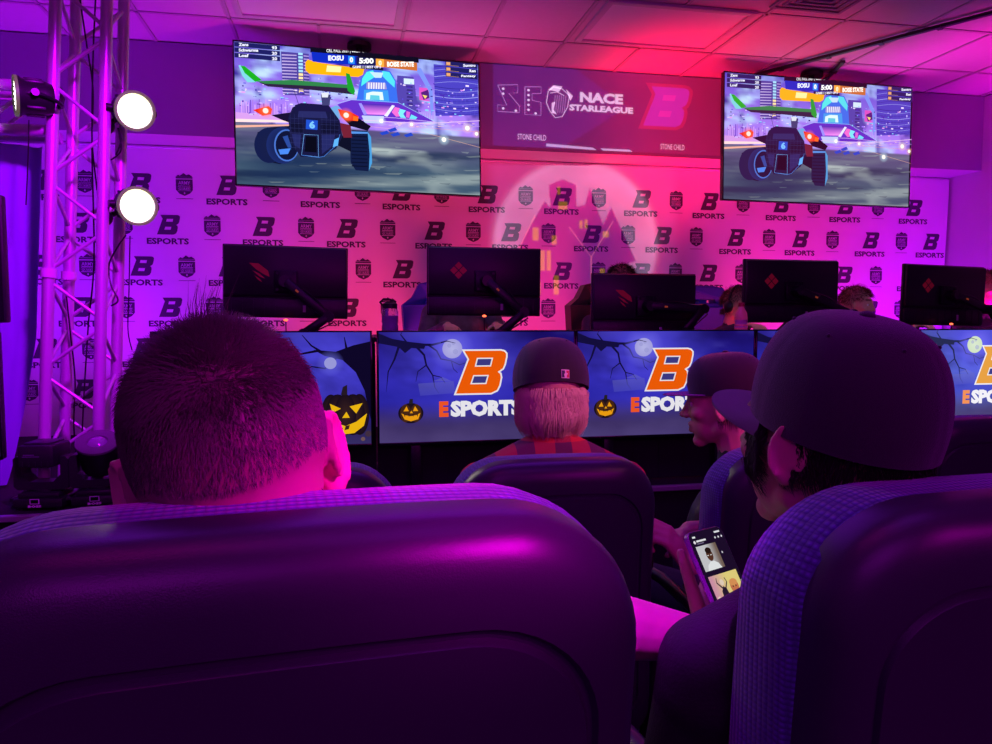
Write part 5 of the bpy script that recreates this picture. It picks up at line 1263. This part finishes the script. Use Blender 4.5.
c.field(16, 10, lambda x, y: lerp(col(215, 150, 175), col(235, 215, 130), clamp((x-10)/30)), 6, 60, 66, 98)
c.poly([(20, 98), (22, 82), (28, 76), (33, 80), (36, 98)], col(40, 25, 50)); c.circ(28, 71, 4, col(235, 215, 195)); c.line([(27, 80), (18, 70), (20, 64)], 2.4, col(45, 28, 55), 1.4); c.line([(31, 80), (38, 72), (36, 66)], 2.2, col(45, 28, 55), 1.4)
c.circ(50, 80, 8.5, col(205, 120, 80), 10); c.circ(50, 75, 8, col(225, 150, 90), 5); c.circ(47, 80, 1.2, col(60, 30, 30)); c.circ(53, 80, 1.2, col(60, 30, 30)); c.poly([(38, 98), (44, 90), (56, 90), (62, 98)], col(220, 190, 110)); c.circ(12, 92, 5, col(240, 215, 200)); c.circ(68, 76, 1.5, col(200, 195, 210))
c.circ(10, 108, 2.6, col(230, 225, 235)); c.rect(17, 107, 44, 108.6, col(95, 80, 115)); c.circ(64, 106, 1.6, col(220, 215, 230))
c.field(12, 8, lambda x, y: lerp(col(190, 200, 190), col(230, 220, 165), fbm(x/8, y/8, 2, 4)), 6, 116, 66, 143); c.rect(28, 116, 36, 143, col(120, 130, 130)); c.circ(52, 126, 6, col(245, 235, 190))
me = c.mesh('screen', mat_screen('phone_picture', .85)); 
for v in me.vertices: v.co = (v.co.x, v.co.z, .0001-v.co.y)
link('screen', me, ph)

# ------------------------------------------------------------------ A: blond fan in dark cap, middle
m_plaid = bpy.data.materials.new('red_plaid'); N, L = nt(m_plaid); b_ = N['Principled BSDF']; b_.inputs['Roughness'].default_value = .9
tc = N.new('ShaderNodeTexCoord'); mxs = []
for ax, sc in ((0, 22), (2, 22)):
    sp_ = N.new('ShaderNodeSeparateXYZ'); L.new(tc.outputs['Object'], sp_.inputs[0]); ml = N.new('ShaderNodeMath'); ml.operation = 'MULTIPLY'; ml.inputs[1].default_value = sc*2*PI/2; L.new(sp_.outputs[ax], ml.inputs[0])
    sn = N.new('ShaderNodeMath'); sn.operation = 'SINE'; L.new(ml.outputs[0], sn.inputs[0]); gt = N.new('ShaderNodeMath'); gt.operation = 'GREATER_THAN'; gt.inputs[1].default_value = .1; L.new(sn.outputs[0], gt.inputs[0]); mxs.append(gt)
ad = N.new('ShaderNodeMath'); ad.operation = 'ADD'; L.new(mxs[0].outputs[0], ad.inputs[0]); L.new(mxs[1].outputs[0], ad.inputs[1]); dv = N.new('ShaderNodeMath'); dv.operation = 'MULTIPLY'; dv.inputs[1].default_value = .5; L.new(ad.outputs[0], dv.inputs[0])
mx = N.new('ShaderNodeMix'); mx.data_type = 'RGBA'; mx.inputs[6].default_value = (.55, .03, .05, 1); mx.inputs[7].default_value = (.10, .02, .08, 1); L.new(dv.outputs[0], mx.inputs[0]); L.new(mx.outputs[2], b_.inputs['Base Color'])
pa_ = dep(550, 394, 1.96)
bA, HMA, baseA = person('person with blond hair, dark cap and red plaid shirt, back turned, in the middle chair', pa_, -8, -3, 0, floor=0, seat=.42, neck=.148, shirt=m_plaid, sleeve=2, voxel=.006)
cap_for(bA, HMA, baseA, m_capblk, m_capblk, mlb_logo, tilt=-13, z0=.012, height=.130, rx=.097, ry=.112)
hb = MB(); L_ = []
def hang(HM, n, zlo, zhi, amin, amax, l0, l1, rxx=.079, ryy=.094, flare=.012, wave=.006, taper=.012):
    out = []
    for _ in range(n):
        a = R(random.uniform(amin, amax)); z = random.uniform(zlo, zhi); p = Vector((rxx*math.cos(a), -.022+ryy*math.sin(a), z)); nr = Vector((math.cos(a), math.sin(a), 0)); ln = random.uniform(l0, l1); cl_ = math.sin(a*9+z*40)
        pts = []
        for k in range(5):
            t = k/4; pts.append(p+nr*(flare*math.sin(t*2.4)+random.gauss(0, .0012)-taper*t*t)+Vector((wave*cl_*t*math.sin(a), wave*cl_*t*-math.cos(a), -ln*t)))
        out.append(pts)
    return out
strands(hb, hang(HMA, 3400, -.03, .02, 150, 390, .055, .095, rxx=.084, ryy=.097, flare=.020, wave=.009, taper=.040), .0009); 
attach(hb, 'hair', m_hairb, bA, baseA, HMA)

# ------------------------------------------------------------------ B: fan in profile, cap, beyond the right chair
pB = dep(722, 404, 2.12)
shB = dep(745, 500, 1.95)
bB, HMB, baseB = person('person in dark cap turned left in profile, beyond the chair behind the phone', pB, 54, -4, 0, tyaw=8, floor=0, seat=.42, skin=m_skin, shirt=m_blackle, voxel=.0045,
    pelvis=(1.10, 1.98, .53),
    arms={1: dict(elbow=dep(775, 535, 2.05), wrist=dep(690, 531, 1.98), f=(-1, .0, -.15), n=(0, -.3, -1), curl=(25, 28, 30, 32)),
          -1: dict(sh=dep(790, 520, 1.92), elbow=dep(780, 606, 1.88), wrist=dep(690, 566, 1.86), f=(-.55, .1, .75), n=(-.5, .6, -.5), curl=(62, 66, 68, 70), thumb=(40, .9))})
cap_for(bB, HMB, baseB, m_capblk, m_caplit, round_logo, tilt=0, flat=True, z0=.030, height=.115, brim_len=.075)
hb = MB(); strands(hb, hang(HMB, 900, -.035, .03, 165, 350, .02, .045, flare=.004), .0009); attach(hb, 'hair', m_hairk, bB, baseB, HMB)
b = MB(); w0 = dep(694, 578, 1.85); w1 = dep(703, 592, 1.83); b.cyl(w0, w1, .034, .038, 24); attach(b, 'wrist_strap', m_blackpl, bB, baseB)

# ------------------------------------------------------------------ C: big foreground cap
pC = dep(826, 438, .87)
m_tee = mat('black_tee', (.013, .010, .016), .9, bump=.6, bscale=300)
bC, HMC, baseC = person('person in big dark grey-brimmed cap and black tee, right foreground, above the phone', pC, 20, 5, -2, tyaw=10, floor=TIER, seat=.38, slouch=.06, shirt=m_tee, voxel=.0038, sw=.19, skin=m_skin2,
    arms={1: dict(elbow=(.735, .88, .80), wrist=(.76, 1.08, .74), f=(.1, 1, -.35)), -1: dict(sh=dep(708, 664, .85), elbow=dep(672, 830, .90), wrist=dep(810, 1000, 1.08), f=(.3, .9, .0), n=(.3, 0, -1))})
cap_for(bC, HMC, baseC, m_capblk, m_capgrey, None, tilt=9, z0=.012, height=.134, rx=.089, ry=.106, brim_len=.066, droop=.08)
hb = MB(); L_ = hang(HMC, 2600, -.03, .03, 165, 345, .010, .028, flare=.004)+hang(HMC, 700, -.005, .03, 112, 150, .035, .07, rxx=.078, ryy=.098, flare=.018, wave=.012)
strands(hb, L_, .0009); attach(hb, 'hair', m_hairk, bC, baseC, HMC)

# ------------------------------------------------------------------ players behind the desks
m_camo = mat('camo_shirt', (.12, .10, .12), .9, var=.9, vscale=14); m_hoodie = mat('dark_hoodie', (.05, .03, .07), .9, bump=.4); m_hairbr = mat('hair_brown', (.11, .05, .03), .5)
def player(px, py, Y, yaw, pitch, lab, shirt, m_h, headset=None, skin=None):
    q = hitY(px, py, Y)
    bo, HM, ba = person(lab, q, yaw, pitch, 0, tyaw=180, floor=STG, seat=.42 if q.z > 1.5 else .34, shirt=shirt, voxel=.008, sleeve=2, skin=skin, arms={1: dict(elbow=(q.x-.24, Y-.08, 1.22), wrist=(q.x-.14, Y-.36, 1.305), f=(0, -1, 0)), -1: dict(elbow=(q.x+.24, Y-.08, 1.22), wrist=(q.x+.14, Y-.36, 1.305), f=(0, -1, 0))})
    hb = MB(); L_ = []
    for _ in range(2600):
        d = rdir(); p, nr = scalp(d)
        if p.y > .05 and p.z < .06 or p.z < -.05 or (p.y > 0 and p.z < .03): continue
        dr = (nr*.5+Vector((p.x*4, .3, -.5))+Vector((random.gauss(0, .2), random.gauss(0, .2), random.gauss(0, .2)))).normalized(); ln = random.uniform(.02, .04)
        L_.append([p, p+(nr+dr)*ln*.35, p+dr*ln+nr*.004])
    strands(hb, L_, .0016); attach(hb, 'hair', m_h, bo, ba, HM)
    if headset:
        b = MB(); b.tube([(s_*.088*math.cos(R(a)) if 0 else .090*math.cos(R(a)), -.02, .0+.135*math.sin(R(a))) for a in range(0, 181, 12) for s_ in (1,)], .008, n=8); hs = attach(b, 'headset', headset, bo, ba, HM)
        for s in (-1, 1): b = MB(); b.ell((s*.090, -.015, -.005), (.020, .034, .042), n=16, m=10); attach(b, 'ear_cup', headset, hs, ba, HM)
    return bo
player(462, 272, 4.62, 180, -6, 'player in camouflage shirt half hidden behind the second monitor, chest showing under it', m_camo, m_hairbr)
player(622, 284, 4.62, 180, -4, 'player whose dark hair tops the low middle monitor', m_hoodie, m_hairk)
player(739, 306, 4.60, 205, -6, 'player with dark headset and brown hair, left of the fourth monitor', m_hoodie, m_hairbr, m_blackpl)
player(858, 305, 4.55, 212, -4, 'player with red brown hair whose face shows right of the fourth monitor', m_hoodie, mat('hair_auburn', (.16, .05, .025), .5))
player(992, 288, 4.60, 170, -4, 'player at the right picture edge, partly behind the last monitor', m_hoodie, mat('hair_ginger', (.22, .08, .03), .5))
# ================================================================== LIGHT
w = bpy.data.worlds.new('world'); SC.world = w; w.use_nodes = True
w.node_tree.nodes['Background'].inputs[0].default_value = (.20, .02, .45, 1); w.node_tree.nodes['Background'].inputs[1].default_value = .05
def area(loc, target, sx, sy, colr, power, spread=180):
    l = bpy.data.lights.new('stage_wash', 'AREA'); l.shape = 'RECTANGLE'; l.size = sx; l.size_y = sy; l.color = colr; l.energy = power; l.spread = R(spread)
    o = bpy.data.objects.new('stage_wash', l); COL.objects.link(o); o.location = loc
    o.rotation_euler = (Vector(target)-Vector(loc)).to_track_quat('-Z', 'Y').to_euler(); return o
def spot(loc, target, colr, power, ang=60, blend=.6, rad=.16):
    l = bpy.data.lights.new('spot_lamp', 'SPOT'); l.color = colr; l.energy = power; l.spot_size = R(ang); l.spot_blend = blend; l.shadow_soft_size = rad
    o = bpy.data.objects.new('spot_lamp', l); COL.objects.link(o); o.location = loc
    o.rotation_euler = (Vector(target)-Vector(loc)).to_track_quat('-Z', 'Y').to_euler(); return o
PUR = (.28, .0, 1.0); RED = (1.0, .02, .09)
# uplights on the stage floor behind the desks, washing backdrop and ceiling
spot((-2.3, 4.45, .75), (-2.4, 5.85, 2.2), PUR, 85, 100, .9)
spot((-1.25, 4.45, .75), (-1.35, 5.85, 2.2), (.30, .0, 1), 85, 95, .9)
spot((.2, 4.45, .75), (.3, 5.85, 2.2), (1, .03, .16), 85, 100, .9)
spot((1.2, 4.45, .75), (1.3, 5.85, 2.2), (1, .02, .13), 85, 100, .9)
spot((2.0, 4.45, .75), (2.1, 5.85, 2.2), (1, .02, .12), 88, 105, .9)
spot((2.85, 4.45, .75), (2.95, 5.85, 2.2), RED, 100, 105, .9)
spot((4.1, 4.45, .75), (4.2, 5.85, 2.2), (.75, .0, .7), 80, 95, .9)
spot((4.7, 4.45, .75), (4.75, 5.85, 2.1), (.38, .0, 1), 130, 115, .9)
spot((2.25, 5.2, .7), (2.7, 5.15, 3.17), (1, .0, .03), 620, 56, .9)
spot((4.6, 4.3, .9), (4.7, 4.6, 3.17), (1, .0, .55), 420, 66, .9)
spot((.2, 4.3, .9), (.2, 4.5, 3.17), (.8, .0, .4), 70, 80, .9)
spot((-1.9, 4.6, .9), (-1.6, 4.7, 3.17), (.55, .0, .9), 90, 70, .9)
area((1.4, 4.9, .62), (1.4, 5.6, 2.6), 6.0, .2, (1.0, .09, .36), 8)
# purple house wash from the rig over the front rows
area((.2, 2.3, 3.05), (.3, 1.2, 0), 3.0, .8, (.30, .02, 1.0), 24)
# purple light thrown on the truss and curtain
spot((-.2, 1.9, 2.9), (-1.45, 3.8, 1.6), (.55, .0, 1.0), 420, 44, .6, .1)
# the two par lights on the truss throw warm white toward the audience
for p_ in (pa, pb): spot(p_+tocam(p_)*.06+Vector((.03, 0, 0)), (.35, 1.2, 1.1), (1.0, .90, .6), 11, 50, .7, .06)
# magenta key from behind the audience; further lamps added for arm, chair backs and heads
spot((1.25, -.75, 2.3), (.02, .66, 1.22), (1.0, .0, .85), 560, 9.5, .9, .08).data.specular_factor = .25
spot((.12, -.2, 2.5), dep(655, 616, .94), (.5, .0, 1.0), 330, 7.5, .6, .03).data.specular_factor = .3  # added narrow lamp, lights only the forearm
area((-.55, .2, 3.1), (-.5, .5, 0), 1.0, .4, (.85, .01, .6), 4)
area((.55, .2, 3.1), (.5, .6, 0), 1.0, .4, (.35, .03, 1.0), 4)
area((-.6, -1.6, 2.4), (.2, .6, 1.0), 1.5, .8, (.55, .01, .85), 15)  # added fill behind the front row, tints the chair backs
area((1.7, -1.4, 2.2), (.6, .5, 1.0), 1.0, .6, (.75, .0, .7), 18)  # second added fill, for the right foreground chair's back
spot((2.2, .3, 2.5), (.98, 1.93, 1.10), (1.0, .07, .40), 170, 15, .7, .1)  # added narrow lamp for the head of the fan in profile
spot((1.9, .2, 2.5), (.50, 1.90, 1.10), (1.0, .16, .42), 170, 12, .7, .1)  # added narrow lamp for the blond fan's head
